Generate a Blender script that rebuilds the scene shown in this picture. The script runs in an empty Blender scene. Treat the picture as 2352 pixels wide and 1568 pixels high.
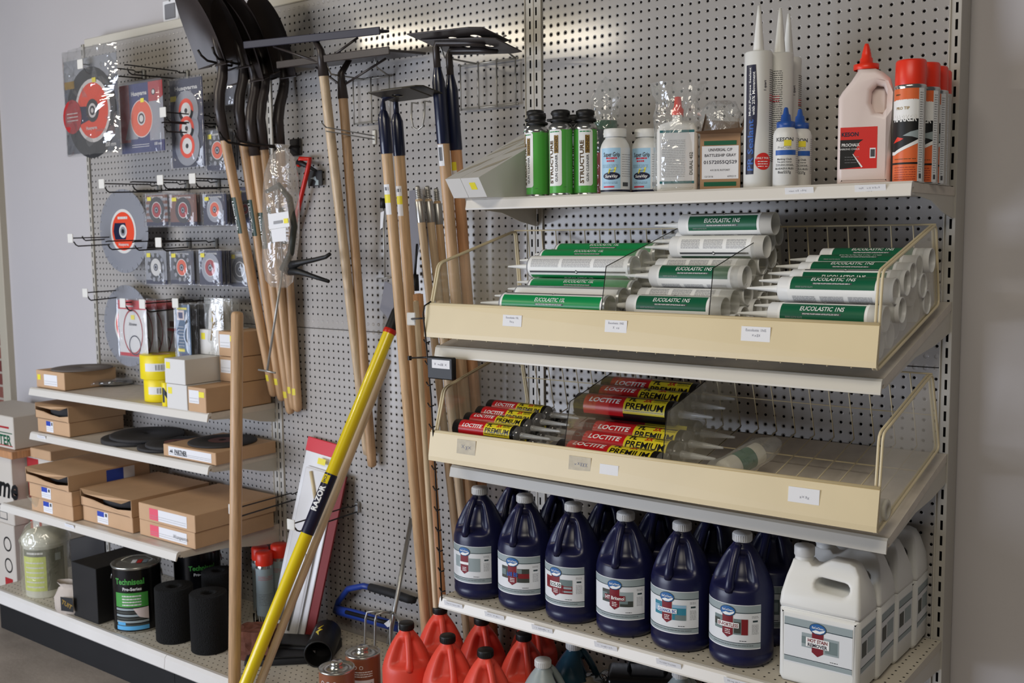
import bpy, bmesh, math, random
from mathutils import Matrix, Vector, Euler
random.seed(7)
PI = math.pi
SC = bpy.context.scene
COL = SC.collection

# ------------------------------------------------------------------ camera
CAM = Vector((0.65255, -2.59479, 1.61701)); YAW, PIT, ROL, FPX = 0.648437, 0.100035, -0.011521, 2400.21
_cy, _sy, _cp, _sp = math.cos(YAW), math.sin(YAW), math.cos(PIT), math.sin(PIT)
FWD = Vector((-_sy*_cp, _cy*_cp, -_sp)); _r = Vector((_cy, _sy, 0)); _u = _r.cross(FWD)
RGT = _r*math.cos(ROL) + _u*math.sin(ROL); UPV = _u*math.cos(ROL) - _r*math.sin(ROL)
cd = bpy.data.cameras.new('camera'); cam = bpy.data.objects.new('camera', cd); COL.objects.link(cam)
cd.sensor_width = 36; cd.lens = 36*FPX/2352; cd.clip_start = .05
m = Matrix((RGT, UPV, -FWD)).transposed().to_4x4(); m.translation = CAM; cam.matrix_world = m
cd.dof.use_dof = True; cd.dof.focus_distance = 2.5; cd.dof.aperture_fstop = 6.3
SC.camera = cam

# ------------------------------------------------------------------ light
SC.view_settings.view_transform = 'Standard'; SC.view_settings.look = 'None'
SC.view_settings.gamma = 1; SC.view_settings.use_curve_mapping = False
SC.view_settings.exposure = -0.22
w = bpy.data.worlds.new('shop'); SC.world = w; w.use_nodes = True
w.node_tree.nodes['Background'].inputs[0].default_value = (.80, .82, .88, 1)
w.node_tree.nodes['Background'].inputs[1].default_value = .06
def area(name, loc, target, sx, sy, power, col):
    l = bpy.data.lights.new(name, 'AREA'); l.shape = 'RECTANGLE'; l.size = sx; l.size_y = sy; l.energy = power; l.color = col
    o = bpy.data.objects.new(name, l); COL.objects.link(o); o.location = loc
    o.rotation_euler = (Vector(target)-Vector(loc)).to_track_quat('-Z', 'Y').to_euler()
    return o
area('shop_window', (-3.7, -3.9, .95), (-2.0, 0, 1.0), 3.0, 1.6, 158, (.78, .85, 1.0))
area('ceiling_tube', (-3.5, -2.55, 2.84), (-1.45, 0, 2.25), 1.7, .06, 28, (1.0, .90, .72))
area('ceiling_panel', (.3, -2.7, 3.0), (.1, -1.9, 0), 1.6, 1.0, 50, (1.0, .92, .78))

# ------------------------------------------------------------------ helpers
def PX(u, v, x=None, y=None, z=None):
    """the point of the place seen at photo pixel (u, v) on the plane x, y or z"""
    d = FWD + RGT*((u-1176)/FPX) - UPV*((v-784)/FPX)
    if x is not None: t = (x-CAM.x)/d.x
    elif y is not None: t = (y-CAM.y)/d.y
    else: t = (z-CAM.z)/d.z
    return CAM + d*t
def PXS(u, v, a, b):
    """same, on the sloping plane z = a + b*y"""
    d = FWD + RGT*((u-1176)/FPX) - UPV*((v-784)/FPX)
    t = (a + b*CAM.y - CAM.z)/(d.z - b*d.y)
    return CAM + d*t
def V(*a): return Vector(a)
def lin(c):
    c = c/255
    return c/12.92 if c <= .04045 else ((c+.055)/1.055)**2.4
MATS = {}
def mat(name, rgb, rough=.5, metal=0, spec=.5, trans=0, alpha=1, bump=0, bscale=80, var=0, vscale=6, coat=0, stretch=None, ior=1.45):
    if name in MATS: return MATS[name]
    m = bpy.data.materials.new(name); m.use_nodes = True; nt = m.node_tree; b = nt.nodes['Principled BSDF']
    c = (lin(rgb[0]), lin(rgb[1]), lin(rgb[2]), 1)
    b.inputs['Base Color'].default_value = c; b.inputs['Roughness'].default_value = rough
    b.inputs['Metallic'].default_value = metal; b.inputs['Specular IOR Level'].default_value = spec
    b.inputs['Transmission Weight'].default_value = trans; b.inputs['Alpha'].default_value = alpha
    b.inputs['Coat Weight'].default_value = coat; b.inputs['IOR'].default_value = ior
    if var or bump:
        tc = nt.nodes.new('ShaderNodeTexCoord'); mp = nt.nodes.new('ShaderNodeMapping')
        nt.links.new(tc.outputs['Object'], mp.inputs[0])
        if stretch: mp.inputs['Scale'].default_value = stretch
    if var:
        n = nt.nodes.new('ShaderNodeTexNoise'); n.inputs['Scale'].default_value = vscale; n.inputs['Detail'].default_value = 5
        nt.links.new(mp.outputs[0], n.inputs['Vector'])
        r = nt.nodes.new('ShaderNodeValToRGB'); r.color_ramp.elements[0].position = .3; r.color_ramp.elements[1].position = .7
        r.color_ramp.elements[0].color = tuple(x*(1-var) for x in c[:3])+(1,); r.color_ramp.elements[1].color = tuple(min(1, x*(1+var*.6)) for x in c[:3])+(1,)
        nt.links.new(n.outputs['Fac'], r.inputs[0]); nt.links.new(r.outputs[0], b.inputs['Base Color'])
    if bump:
        n2 = nt.nodes.new('ShaderNodeTexNoise'); n2.inputs['Scale'].default_value = bscale; n2.inputs['Detail'].default_value = 3
        nt.links.new(mp.outputs[0], n2.inputs['Vector'])
        bp = nt.nodes.new('ShaderNodeBump'); bp.inputs['Strength'].default_value = bump; bp.inputs['Distance'].default_value = .01
        nt.links.new(n2.outputs['Fac'], bp.inputs['Height']); nt.links.new(bp.outputs[0], b.inputs['Normal'])
    MATS[name] = m
    return m

def film(name, rgb, haze, rough, bump, bscale, boost=1.6):
    """thin clear plastic: see-through, slightly hazy, glossy by angle"""
    if name in MATS: return MATS[name]
    m = bpy.data.materials.new(name); m.use_nodes = True; nt = m.node_tree; L = nt.links; nt.nodes.remove(nt.nodes['Principled BSDF']); out = nt.nodes['Material Output']
    c = tuple(lin(x) for x in rgb)+(1,)
    tr = nt.nodes.new('ShaderNodeBsdfTransparent'); df = nt.nodes.new('ShaderNodeBsdfDiffuse'); df.inputs[0].default_value = c
    gl = nt.nodes.new('ShaderNodeBsdfGlossy'); gl.inputs['Roughness'].default_value = rough; gl.inputs[0].default_value = (1, 1, 1, 1)
    m1 = nt.nodes.new('ShaderNodeMixShader'); m1.inputs[0].default_value = haze; L.new(tr.outputs[0], m1.inputs[1]); L.new(df.outputs[0], m1.inputs[2])
    fr = nt.nodes.new('ShaderNodeLayerWeight'); pw = nt.nodes.new('ShaderNodeMath'); pw.operation = 'POWER'; pw.inputs[1].default_value = 4; L.new(fr.outputs['Facing'], pw.inputs[0])
    mu = nt.nodes.new('ShaderNodeMath'); mu.operation = 'MULTIPLY_ADD'; mu.use_clamp = True; mu.inputs[1].default_value = .7; mu.inputs[2].default_value = .04*boost; L.new(pw.outputs[0], mu.inputs[0])
    m2 = nt.nodes.new('ShaderNodeMixShader'); L.new(mu.outputs[0], m2.inputs[0]); L.new(m1.outputs[0], m2.inputs[1]); L.new(gl.outputs[0], m2.inputs[2]); L.new(m2.outputs[0], out.inputs[0])
    if bump:
        tc = nt.nodes.new('ShaderNodeTexCoord'); n = nt.nodes.new('ShaderNodeTexNoise'); n.inputs['Scale'].default_value = bscale; n.inputs['Detail'].default_value = 2; n.inputs['Distortion'].default_value = 1.2
        L.new(tc.outputs['Object'], n.inputs['Vector']); b = nt.nodes.new('ShaderNodeBump'); b.inputs['Strength'].default_value = bump; b.inputs['Distance'].default_value = .012
        L.new(n.outputs['Fac'], b.inputs['Height'])
        for q in (gl, fr, df): L.new(b.outputs[0], q.inputs['Normal'])
    MATS[name] = m; return m

class MB:
    """collects shapes (with a material each) and links them as ONE mesh object"""
    def __init__(s): s.v = []; s.f = []; s.fm = []; s.fs = []; s.ms = []
    def mi(s, m):
        m = MATS[m]
        if m not in s.ms: s.ms.append(m)
        return s.ms.index(m)
    def add(s, vs, fs, m, smooth=False, M=None):
        o = len(s.v); k = s.mi(m)
        s.v += [(M @ Vector(p)) if M else Vector(p) for p in vs]
        for f in fs: s.f.append([i+o for i in f]); s.fm.append(k); s.fs.append(smooth)
        return s
    def bm(s, b, m, smooth=False, M=None):
        b.verts.index_update()
        s.add([v.co.copy() for v in b.verts], [[v.index for v in f.verts] for f in b.faces], m, smooth, M); b.free(); return s
    def box(s, x0, x1, y0, y1, z0, z1, m, bev=0, M=None, seg=1):
        vs = [(x, y, z) for x in (x0, x1) for y in (y0, y1) for z in (z0, z1)]
        fs = [(0, 1, 3, 2), (4, 6, 7, 5), (0, 4, 5, 1), (2, 3, 7, 6), (0, 2, 6, 4), (1, 5, 7, 3)]
        if not bev: return s.add(vs, fs, m, False, M)
        b = bmesh.new(); bv = [b.verts.new(p) for p in vs]
        for f in fs: b.faces.new([bv[i] for i in f])
        bmesh.ops.bevel(b, geom=list(b.edges), offset=bev, segments=seg, profile=.5, affect='EDGES')
        return s.bm(b, m, seg > 1, M)
    def lathe(s, prof, m, n=24, M=None, cap=True, smooth=True, a0=0, a1=2*PI, fn=None):
        full = abs(a1-a0-2*PI) < 1e-6; k = n if full else n+1
        vs = []; fs = []
        for r, z in prof:
            for i in range(k):
                a = a0+(a1-a0)*i/n; p = Vector((r*math.sin(a), -r*math.cos(a), z))
                vs.append(fn(p, a) if fn else p)
        for j in range(len(prof)-1):
            for i in range(n):
                i2 = (i+1) % k
                fs.append((j*k+i, j*k+i2, (j+1)*k+i2, (j+1)*k+i))
        s.add(vs, fs, m, smooth, M)
        if cap and full:
            L = len(prof)-1
            s.add([vs[i] for i in range(k)], [tuple(range(k-1, -1, -1))], m, False, M)
            s.add([vs[L*k+i] for i in range(k)], [tuple(range(k))], m, False, M)
        return s
    def cyl(s, r, z0, z1, m, n=20, M=None, r2=None):
        return s.lathe([(r, z0), (r if r2 is None else r2, z1)], m, n, M)
    def tube(s, pts, r, m, n=8, closed=False, cap=True, smooth=True, M=None, flat=1):
        pts = [Vector(p) for p in pts]; N = len(pts); rs = r if isinstance(r, (list, tuple)) else [r]*N
        vs = []; fs = []; prev = None
        for i, p in enumerate(pts):
            a = pts[(i-1) % N] if (closed or i > 0) else p; b = pts[(i+1) % N] if (closed or i < N-1) else p
            t = (b-a).normalized()
            if prev is None:
                up = Vector((0, 0, 1)) if abs(t.z) < .9 else Vector((0, 1, 0)); x = t.cross(up).normalized()
            else:
                x = (prev - t*prev.dot(t)).normalized()
            prev = x; y = t.cross(x)
            for k in range(n):
                q = 2*PI*k/n; vs.append(p + x*(rs[i]*math.cos(q)) + y*(rs[i]*math.sin(q)*flat))
        for i in range(N if closed else N-1):
            j = (i+1) % N
            for k in range(n):
                k2 = (k+1) % n; fs.append((i*n+k, i*n+k2, j*n+k2, j*n+k))
        if cap and not closed: fs.append(tuple(range(n-1, -1, -1))); fs.append(tuple((N-1)*n+k for k in range(n)))
        return s.add(vs, fs, m, smooth, M)
    def prism(s, poly, d0, d1, m, M=None, bev=0):
        """polygon in x,z extruded along y from d0 to d1"""
        n = len(poly); vs = [(x, d0, z) for x, z in poly]+[(x, d1, z) for x, z in poly]
        fs = [tuple(range(n)), tuple(range(2*n-1, n-1, -1))]+[(i, i+n, (i+1) % n+n, (i+1) % n) for i in range(n)]
        b = bmesh.new(); bv = [b.verts.new(p) for p in vs]
        for f in fs: b.faces.new([bv[i] for i in f])
        if bev: bmesh.ops.bevel(b, geom=list(b.edges), offset=bev, segments=2, profile=.5, affect='EDGES')
        bmesh.ops.recalc_face_normals(b, faces=b.faces)
        return s.bm(b, m, False, M)
    def rect(s, x0, x1, z0, z1, m, y=0, M=None, map=None):
        """flat or mapped patch in x,z"""
        if map is None: return s.add([(x0, y, z0), (x1, y, z0), (x1, y, z1), (x0, y, z1)], [(0, 1, 2, 3)], m, False, M)
        n = max(1, int(abs(x1-x0)/.006)); vs = []; fs = []; q = max(1, int(abs(z1-z0)/.006))
        for j in range(q+1):
            for i in range(n+1): vs.append(map(x0+(x1-x0)*i/n, z0+(z1-z0)*j/q, y))
        for j in range(q):
            for i in range(n): a = j*(n+1)+i; fs.append((a, a+1, a+n+2, a+n+1))
        return s.add(vs, fs, m, True, M)
    def poly(s, pts, m, y=0, M=None, map=None):
        if map is None: return s.add([(x, y, z) for x, z in pts], [tuple(range(len(pts)))], m, False, M)
        b = bmesh.new(); b.faces.new([b.verts.new((x, z, 0)) for x, z in pts]); _slice(b, getattr(map, 'ax', 0))
        for vt in b.verts: vt.co = map(vt.co.x, vt.co.y, y)
        return s.bm(b, m, True, M)
    def disc(s, r, m, y=0, cx=0, cz=0, r0=0, n=32, M=None, map=None, sz=1):
        o = [(cx+r*math.cos(2*PI*i/n), cz+r*sz*math.sin(2*PI*i/n)) for i in range(n)]
        if r0 == 0: return s.poly(o, m, y, M, map)
        vs = [(x, y, z) for x, z in o]+[(cx+(x-cx)*r0/r, y, cz+(z-cz)*r0/r) for x, z in o]
        if map: vs = [map(x, z, yy) for x, yy, z in vs]
        return s.add(vs, [(i, (i+1) % n, (i+1) % n+n, i+n) for i in range(n)], m, False, M)
    def text(s, t, h, m, x=0, z=0, y=0, M=None, map=None, align='C', rot=0, bold=0, shear=0, wid=None, sx=1):
        vs, fs, W = glyphs(t, bold, shear)
        k = h/.72; kx = k*sx
        if wid: kx = wid/W
        ox = {'C': -W/2, 'L': 0, 'R': -W}[align]; c, sn = math.cos(rot), math.sin(rot)
        pts = []
        for px, pz in vs:
            a = (px+ox)*kx; b_ = (pz-.36)*k; pts.append((x+a*c-b_*sn, z+a*sn+b_*c))
        if map is None: return s.add([(a, y, b_) for a, b_ in pts], fs, m, False, M)
        b = bmesh.new(); bv = [b.verts.new((a, b_, 0)) for a, b_ in pts]
        for f in fs:
            try: b.faces.new([bv[i] for i in f])
            except ValueError: pass
        _slice(b, getattr(map, 'ax', 0))
        for vt in b.verts: vt.co = map(vt.co.x, vt.co.y, y)
        return s.bm(b, m, False, M)
    def build(s, name, parent=None, loc=None, rot=None):
        me = bpy.data.meshes.new(name); me.from_pydata([tuple(p) for p in s.v], [], s.f)
        for m in s.ms: me.materials.append(m)
        me.polygons.foreach_set('material_index', s.fm); me.polygons.foreach_set('use_smooth', s.fs); me.update()
        o = bpy.data.objects.new(name, me); COL.objects.link(o)
        if parent: o.parent = parent
        if loc is not None: o.location = loc
        if rot is not None: o.rotation_euler = rot
        return o
def _slice(b, ax=0, step=.006):
    if not b.verts: return
    xs = [v.co[ax] for v in b.verts]; lo, hi = min(xs), max(xs); k = math.floor(lo/step)+1
    e = Vector((1, 0, 0)) if ax == 0 else Vector((0, 1, 0))
    while k*step < hi:
        bmesh.ops.bisect_plane(b, geom=list(b.verts)+list(b.edges)+list(b.faces), plane_co=e*(k*step), plane_no=e); k += 1
_G = {}
def glyphs(t, bold, shear):
    key = (t, bold, shear)
    if key in _G: return _G[key]
    cu = bpy.data.curves.new('lettering', 'FONT'); cu.body = t; cu.size = 1; cu.resolution_u = 2; cu.offset = bold; cu.shear = shear; cu.fill_mode = 'FRONT'
    o = bpy.data.objects.new('lettering', cu); COL.objects.link(o)
    me = bpy.data.meshes.new_from_object(o.evaluated_get(bpy.context.evaluated_depsgraph_get()))
    vs = [(v.co.x, v.co.y) for v in me.vertices]; fs = [tuple(p.vertices) for p in me.polygons]
    # fronts face -y once laid in x,z
    W = max([v[0] for v in vs] or [.1])
    bpy.data.objects.remove(o); bpy.data.curves.remove(cu); bpy.data.meshes.remove(me)
    _G[key] = (vs, fs, W); return _G[key]
def cylmap(R, z0=0):
    """x runs round the front (-y) of a cylinder of radius R about z"""
    return lambda x, z, y=0: Vector(((R-y)*math.sin(x/R), -(R-y)*math.cos(x/R), z+z0))
def lymap(R, a0=0):
    """x runs along the axis (z) of a cylinder, z round it, up at the front"""
    f = lambda x, z, y=0: Vector(((R-y)*math.sin(a0-z/R), -(R-y)*math.cos(a0-z/R), x))
    f.ax = 1; return f
def lines(mb, x0, x1, z, n, dz, m, y=-.0004, map=None, h=.0007, M=None):
    """small print: rows of fine dashes"""
    for j in range(n):
        x = x0
        while x < x1-.001:
            e = min(x1, x+random.uniform(.003, .012)*(1 if x1-x0 > .02 else .5)); mb.rect(x, e, z-dz*j-h, z-dz*j, m, y, M, map); x = e+.0012
def scribble(mb, x0, x1, z, h, m, y=-.0012, M=None):
    """pen strokes too faint to read"""
    x = x0; up = 1
    while x < x1:
        d = random.uniform(.5, 1.2)*h; a, b = random.uniform(0, .35)*h, random.uniform(.5, 1)*h; t = h*.12
        mb.add([(x, y, z+a), (x+t, y, z+a), (x+d*.6+t, y, z+b), (x+d*.6, y, z+b)], [(0, 1, 2, 3)], m, False, M)
        mb.add([(x, y, z+b), (x+t, y, z+b), (x+d*.6+t, y, z+a), (x+d*.6, y, z+a)], [(0, 1, 2, 3)], m, False, M)
        x += d*(1 if random.random() < .8 else 1.8)
def setp(o, label=None, cat=None, group=None, kind=None):
    if label: o['label'] = label
    if cat: o['category'] = cat
    if group: o['group'] = group
    if kind: o['kind'] = kind
    return o
def thing(name, label, cat, loc=(0, 0, 0), rot=(0, 0, 0), group=None):
    o = bpy.data.objects.new(name, None); COL.objects.link(o); o.empty_display_size = .05
    o.location = loc; o.rotation_euler = rot
    return setp(o, label, cat, group)
def kids(o): return [c for c in bpy.data.objects if c.parent == o]
def dup(o, label=None, loc=None, rot=None, scale=None, parent=None, group=None):
    c = o.copy(); COL.objects.link(c)
    if label: c['label'] = label
    if group: c['group'] = group
    if loc is not None: c.location = loc
    if rot is not None: c.rotation_euler = rot
    if scale is not None: c.scale = scale
    if parent is not None: c.parent = parent
    for k in kids(o): dup(k, parent=c)
    return c
def aim(p, q):
    """matrix whose +z runs from p to q, origin at p, with -y as near the viewer's side as can be"""
    p, q = Vector(p), Vector(q); z = (q-p).normalized()
    f = Vector((0, 1, 0)) if abs(z.y) < .98 else Vector((0, 0, 1))
    x = f.cross(z).normalized(); y = z.cross(x)
    M = Matrix((x, y, z)).transposed().to_4x4(); M.translation = p; return M
def setm(o, M): o.matrix_world = M; return o
S = 1.2192
# ------------------------------------------------------------------ materials
mat('wall_paint', (193, 189, 190), .7, bump=.04, bscale=60, var=.03, vscale=1.5)
mat('concrete', (150, 139, 128), .6, var=.25, vscale=4, bump=.1, bscale=40)
mat('cream_metal', (203, 198, 186), .35, var=.04, vscale=3)
mat('shelf_white', (222, 218, 212), .38, var=.05, vscale=5)
mat('shelf_deck', (214, 205, 192), .5, var=.08, vscale=30)
mat('rail_face', (218, 213, 204), .3)
mat('rail_grey', (150, 150, 155), .3, metal=.3)
mat('bin_cream', (216, 199, 160), .4, var=.05, vscale=4)
mat('wire_cream', (214, 200, 166), .35)
mat('tape_old', (192, 182, 160), .6, var=.12, vscale=60); film('clear_pane', (226, 222, 198), .14, .08, 0, 1, 1.0)
mat('kick_black', (12, 12, 14), .6, var=.3, vscale=8)
mat('paper', (228, 228, 230), .7)
mat('ink', (60, 60, 72), .8)
mat('faint_ink', (150, 152, 165), .8)
mat('black', (14, 14, 15), .5)
mat('black_gloss', (12, 12, 14), .22)
mat('trim_beige', (186, 178, 160), .6)
mat('steel', (150, 150, 152), .3, metal=1)
mat('dark_steel', (48, 46, 44), .45, metal=.6)
mat('zinc', (175, 175, 172), .35, metal=.9)

def grid_mat(name, base, hole, pitch, r, axes, phase, lim=None, rough=.35, bump=True, sx=None):
    """punched metal: round holes (or slots) on a grid"""
    m = mat(name, base, rough); nt = m.node_tree; L = nt.links; b = nt.nodes['Principled BSDF']
    tc = nt.nodes.new('ShaderNodeTexCoord'); sp = nt.nodes.new('ShaderNodeSeparateXYZ'); L.new(tc.outputs['Object'], sp.inputs[0])
    def M(op, a, b_=None, c=None):
        n = nt.nodes.new('ShaderNodeMath'); n.operation = op
        for i, q in enumerate((a, b_, c)):
            if q is None: continue
            if isinstance(q, (int, float)): n.inputs[i].default_value = q
            else: L.new(q, n.inputs[i])
        return n.outputs[0]
    A, B = sp.outputs[axes[0]], sp.outputs[axes[1]]
    def off(o, ph, p): return M('MULTIPLY', M('SUBTRACT', M('FRACT', M('ADD', M('DIVIDE', M('SUBTRACT', o, ph), p), .5)), .5), p)
    if sx is None:
        da = off(A, phase[0], pitch); db = off(B, phase[1], pitch)
        dist = M('SQRT', M('ADD', M('MULTIPLY', da, da), M('MULTIPLY', db, db)))
        mask = M('LESS_THAN', dist, r)
    else:   # slots: two columns at |A| = sx
        da = M('ABSOLUTE', M('SUBTRACT', M('ABSOLUTE', A), sx)); db = M('ABSOLUTE', off(B, phase[1], pitch))
        mask = M('MULTIPLY', M('LESS_THAN', da, r[0]), M('LESS_THAN', db, r[1])); dist = None
    if lim:
        mask = M('MULTIPLY', mask, M('MULTIPLY', M('GREATER_THAN', B, lim[0]), M('LESS_THAN', B, lim[1])))
    mix = nt.nodes.new('ShaderNodeMix'); mix.data_type = 'RGBA'
    L.new(mask, mix.inputs['Factor'])
    mix.inputs['A'].default_value = b.inputs['Base Color'].default_value
    mix.inputs['B'].default_value = tuple(lin(x) for x in hole)+(1,)
    L.new(mix.outputs['Result'], b.inputs['Base Color'])
    ro = M('ADD', M('MULTIPLY', mask, .5), rough); L.new(ro, b.inputs['Roughness'])
    L.new(M('SUBTRACT', .5, M('MULTIPLY', mask, .5)), b.inputs['Specular IOR Level'])
    if dist is not None and bump:
        bp = nt.nodes.new('ShaderNodeBump'); bp.inputs['Strength'].default_value = .5; bp.inputs['Distance'].default_value = .004
        sm = nt.nodes.new('ShaderNodeMapRange'); sm.interpolation_type = 'SMOOTHSTEP'
        L.new(dist, sm.inputs['Value']); sm.inputs['From Min'].default_value = r*.7; sm.inputs['From Max'].default_value = r*1.9
        L.new(sm.outputs[0], bp.inputs['Height']); L.new(bp.outputs[0], b.inputs['Normal'])
    return m
PEG = (170, 166, 162); HOLE = (22, 20, 20)
for i in range(3):
    ph = -S*i-.0381
    grid_mat('pegboard_upper_%d' % i, PEG, HOLE, .0254, .0036, (0, 2), (ph, 2.1319), (1.338, 2.425), rough=.13)
    grid_mat('pegboard_lower_%d' % i, PEG, HOLE, .0254, .0036, (0, 2), (ph, 1.265), (.20, 1.277), rough=.2)
grid_mat('slotted_post', (186, 182, 174), (18, 17, 17), .0381, (.0029, .0118), (0, 2), (0, 2.13), None, sx=.0112)
grid_mat('punched_deck', (200, 192, 176), (40, 36, 32), .0254, .0028, (0, 1), (.01, .008), None, rough=.45, bump=False)

# brick
mb_ = mat('brick', (120, 62, 52), .85); nt = mb_.node_tree
tc = nt.nodes.new('ShaderNodeTexCoord'); mp = nt.nodes.new('ShaderNodeMapping'); mp.inputs['Rotation'].default_value = (PI/2, 0, 0)
bt = nt.nodes.new('ShaderNodeTexBrick'); bt.inputs['Scale'].default_value = 1; bt.inputs['Brick Width'].default_value = .2; bt.inputs['Row Height'].default_value = .068
bt.inputs['Mortar Size'].default_value = .006; bt.inputs['Color1'].default_value = (.15, .035, .03, 1); bt.inputs['Color2'].default_value = (.24, .09, .065, 1)
bt.inputs['Mortar'].default_value = (.42, .36, .3, 1)
nt.links.new(tc.outputs['Object'], mp.inputs[0]); nt.links.new(mp.outputs[0], bt.inputs['Vector']); nt.links.new(bt.outputs['Color'], nt.nodes['Principled BSDF'].inputs['Base Color'])

# ------------------------------------------------------------------ setting
def struct(name, mb, label=None):
    return setp(mb.build(name), label, None, None, 'structure')
WY = .085
struct('floor', MB().box(-7, 3, -5.5, .4, -.1, 0, 'concrete'), 'worn grey-brown concrete shop floor')
struct('wall_back', MB().box(-4.55, 3, WY, WY+.2, 0, 3.3, 'wall_paint'), 'white painted wall behind the shelving')
struct('wall_left', MB().box(-7, -4.62, WY-.02, WY+.2, 0, 3.3, 'brick'), 'red brick wall at the left edge')
struct('trim_1', MB().box(-4.62, -4.55, WY-.035, WY+.2, 0, 3.3, 'trim_beige', .004), 'beige strip between the brick and the white wall')
t = MB(); t.box(-.055, .055, -.012, 0, -.05, .05, 'paper', .006); t.box(-.035, .035, -.016, -.012, -.03, .03, 'rail_grey', .003)
for sg in (-1, 1): t.cyl(.004, 0, .003, 'zinc', 8, M=Matrix.Translation((0, -.012, sg*.042)) @ Matrix.Rotation(PI/2, 4, 'X'))
p = PX(397, 27, y=WY)
setp(t.build('wall_switch', loc=(p.x, WY, p.z)), 'small pale wall plate beside the tip of the front shovel', 'switch')

# ------------------------------------------------------------------ gondola back
names = ['right', 'middle', 'left']
ud = ['upper pegboard panel behind the caulk and marker bottles', 'upper pegboard panel behind the hanging hoes and lutes', 'upper pegboard panel behind the packaged saw blades']
ld = ['lower pegboard panel behind the wire bins and blue jugs', 'lower pegboard panel behind the leaning yellow pole', 'lower pegboard panel behind the stacked grinding wheels']
for i in range(3):
    x0, x1 = -S*(i+1)+.031, -S*i-.031
    o = MB().box(x0, x1, 0, .008, 1.2935, 2.455, 'pegboard_upper_%d' % i, .0015).build('pegboard_panel'); setp(o, ud[i], 'pegboard', 'pegboard panels')
    o = MB().box(x0, x1, 0, .008, .17, 1.2915, 'pegboard_lower_%d' % i, .0015).build('pegboard_panel'); setp(o, ld[i], 'pegboard', 'pegboard panels')
    o = MB().box(x0, x1, -.003, .02, 2.456, 2.49 if i else 2.47, 'cream_metal', .003)
    setp(o.build('top_rail'), ['cream top rail over the right pegboard', 'cream top rail over the middle pegboard', 'cream top rail over the left pegboard'][i], 'rail', 'gondola top rails')
mat('gap_dark', (70, 66, 60), .7)
pd = ['narrow slotted upright at the right end of the shelving', 'slotted upright between the bins and the hanging tools', 'slotted upright behind the shovel handles', 'narrow slotted upright at the left end of the pegboard']
for i in range(4):
    lx, rx = (-.0295, .0295)
    if i == 0: lx, rx = -.0255, -.0005
    if i == 3: lx, rx = .0005, .0255
    m = MB().box(lx, rx, -.003, .075, 0, 2.47, 'slotted_post', .001)
    for e in (lx, rx) if i in (1, 2) else ((lx,) if i == 0 else (rx,)):
        m.box(e-.0015, e+.0015, -.007, .002, .0, 2.47, 'cream_metal', .0007)
    if i in (1, 2): m.box(-.0025, .0025, -.0055, -.002, 0, 2.47, 'cream_metal', .001)
    o = m.build('slotted_upright', loc=(-S*i-(.0035 if i == 0 else -.0005 if i == 3 else 0), 0, 0)); setp(o, pd[i], 'upright', 'gondola uprights')

# ------------------------------------------------------------------ shelves
def rail_prof(k=1):
    return [(.006, .001), (-.004, .001), (-.010, -.004), (-.0155, -.026*k), (-.0155, -.030*k), (-.012, -.031*k), (-.003, -.012*k), (.006, -.010*k)]
def shelf(name, label, x0, x1, yl, yr, z, group, k=1, slope=0, dm='shelf_deck', rm='rail_face', thick=.022, brk=True, tags=(), lipdark=True):
    """yl, yr: front depth at the left and right end"""
    t = thing(name, label, 'shelf', ((x0+x1)/2, 0, z), group=group); cx = (x0+x1)/2; hx = (x1-x0)/2
    def yz(x, y): return y
    def P(x, f, dz):
        fr = yl+(yr-yl)*((x+hx)/(2*hx)); y = -.006+(fr+.006)*f
        return (x, y, slope*(y-fr)+dz)
    m = MB(); b0, b1 = 0, .985
    vs = [P(x, f, dz) for x in (-hx+.001, hx-.001) for f in (b0, b1) for dz in (-thick, -.002)]
    m.add(vs, [(0, 1, 3, 2), (4, 6, 7, 5), (0, 4, 5, 1), (2, 3, 7, 6), (0, 2, 6, 4), (1, 5, 7, 3)], dm)
    m.build('deck', t)
    r = MB(); n = len(rail_prof()); vs = []
    for x in (-hx, hx):
        for dy, dz in rail_prof(k): q = P(x, 1, 0); vs.append((x, q[1]+dy, q[2]+dz))
    fs = [(i, (i+1) % n, n+(i+1) % n, n+i) for i in range(n)]+[tuple(range(n-1, -1, -1)), tuple(range(n, 2*n))]
    r.add(vs, fs, rm); rl = r.build('price_rail', t)
    for fx in tags:
        x = -hx+2*hx*fx; q = P(x, 1, 0); tg = MB()
        a = math.atan2(.0055, .022*k); Mx = Matrix.Translation((x, q[1]-.0133, q[2]-.015*k)) @ Matrix.Rotation(math.radians(14), 4, 'X')
        tg.box(-.033, .033, -.0008, 0, -.0115*k, .0115*k, 'paper', M=Mx)
        scribble(tg, -.024, .02, .002, .005, 'faint_ink', M=Mx); scribble(tg, -.008, .01, -.007, .005, 'faint_ink', M=Mx)
        tg.build('price_tag', rl)
    if brk:
        for sx in (-1, 1):
            bmesh_ = MB(); x = sx*(hx-.004); pts = []
            for f, dz in ((0, -.004), (.96, -.004), (.96, -.026), (.55, -.036), (.25, -.062), (0, -.075)): q = P(x, f, dz); pts.append((q[1], q[2]))
            vs = [(x-.0017, y, zz) for y, zz in pts]+[(x+.0017, y, zz) for y, zz in pts]; n = len(pts)
            bmesh_.add(vs, [tuple(range(n)), tuple(range(2*n-1, n-1, -1))]+[(i, i+n, (i+1) % n+n, (i+1) % n) for i in range(n)], 'cream_metal')
            bmesh_.build('shelf_bracket', t)
    return t
LX0, LX1 = -3*S+.004, -2*S-.004
shelf('shelf', 'top steel shelf of the left bay holding yellow tape rolls', LX0, LX1, -.31, -.303, 1.0, 'left bay shelves')
shelf('shelf', 'middle steel shelf of the left bay under bare abrasive discs', LX0, LX1, -.318, -.31, .81, 'left bay shelves', tags=(.08,))
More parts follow.
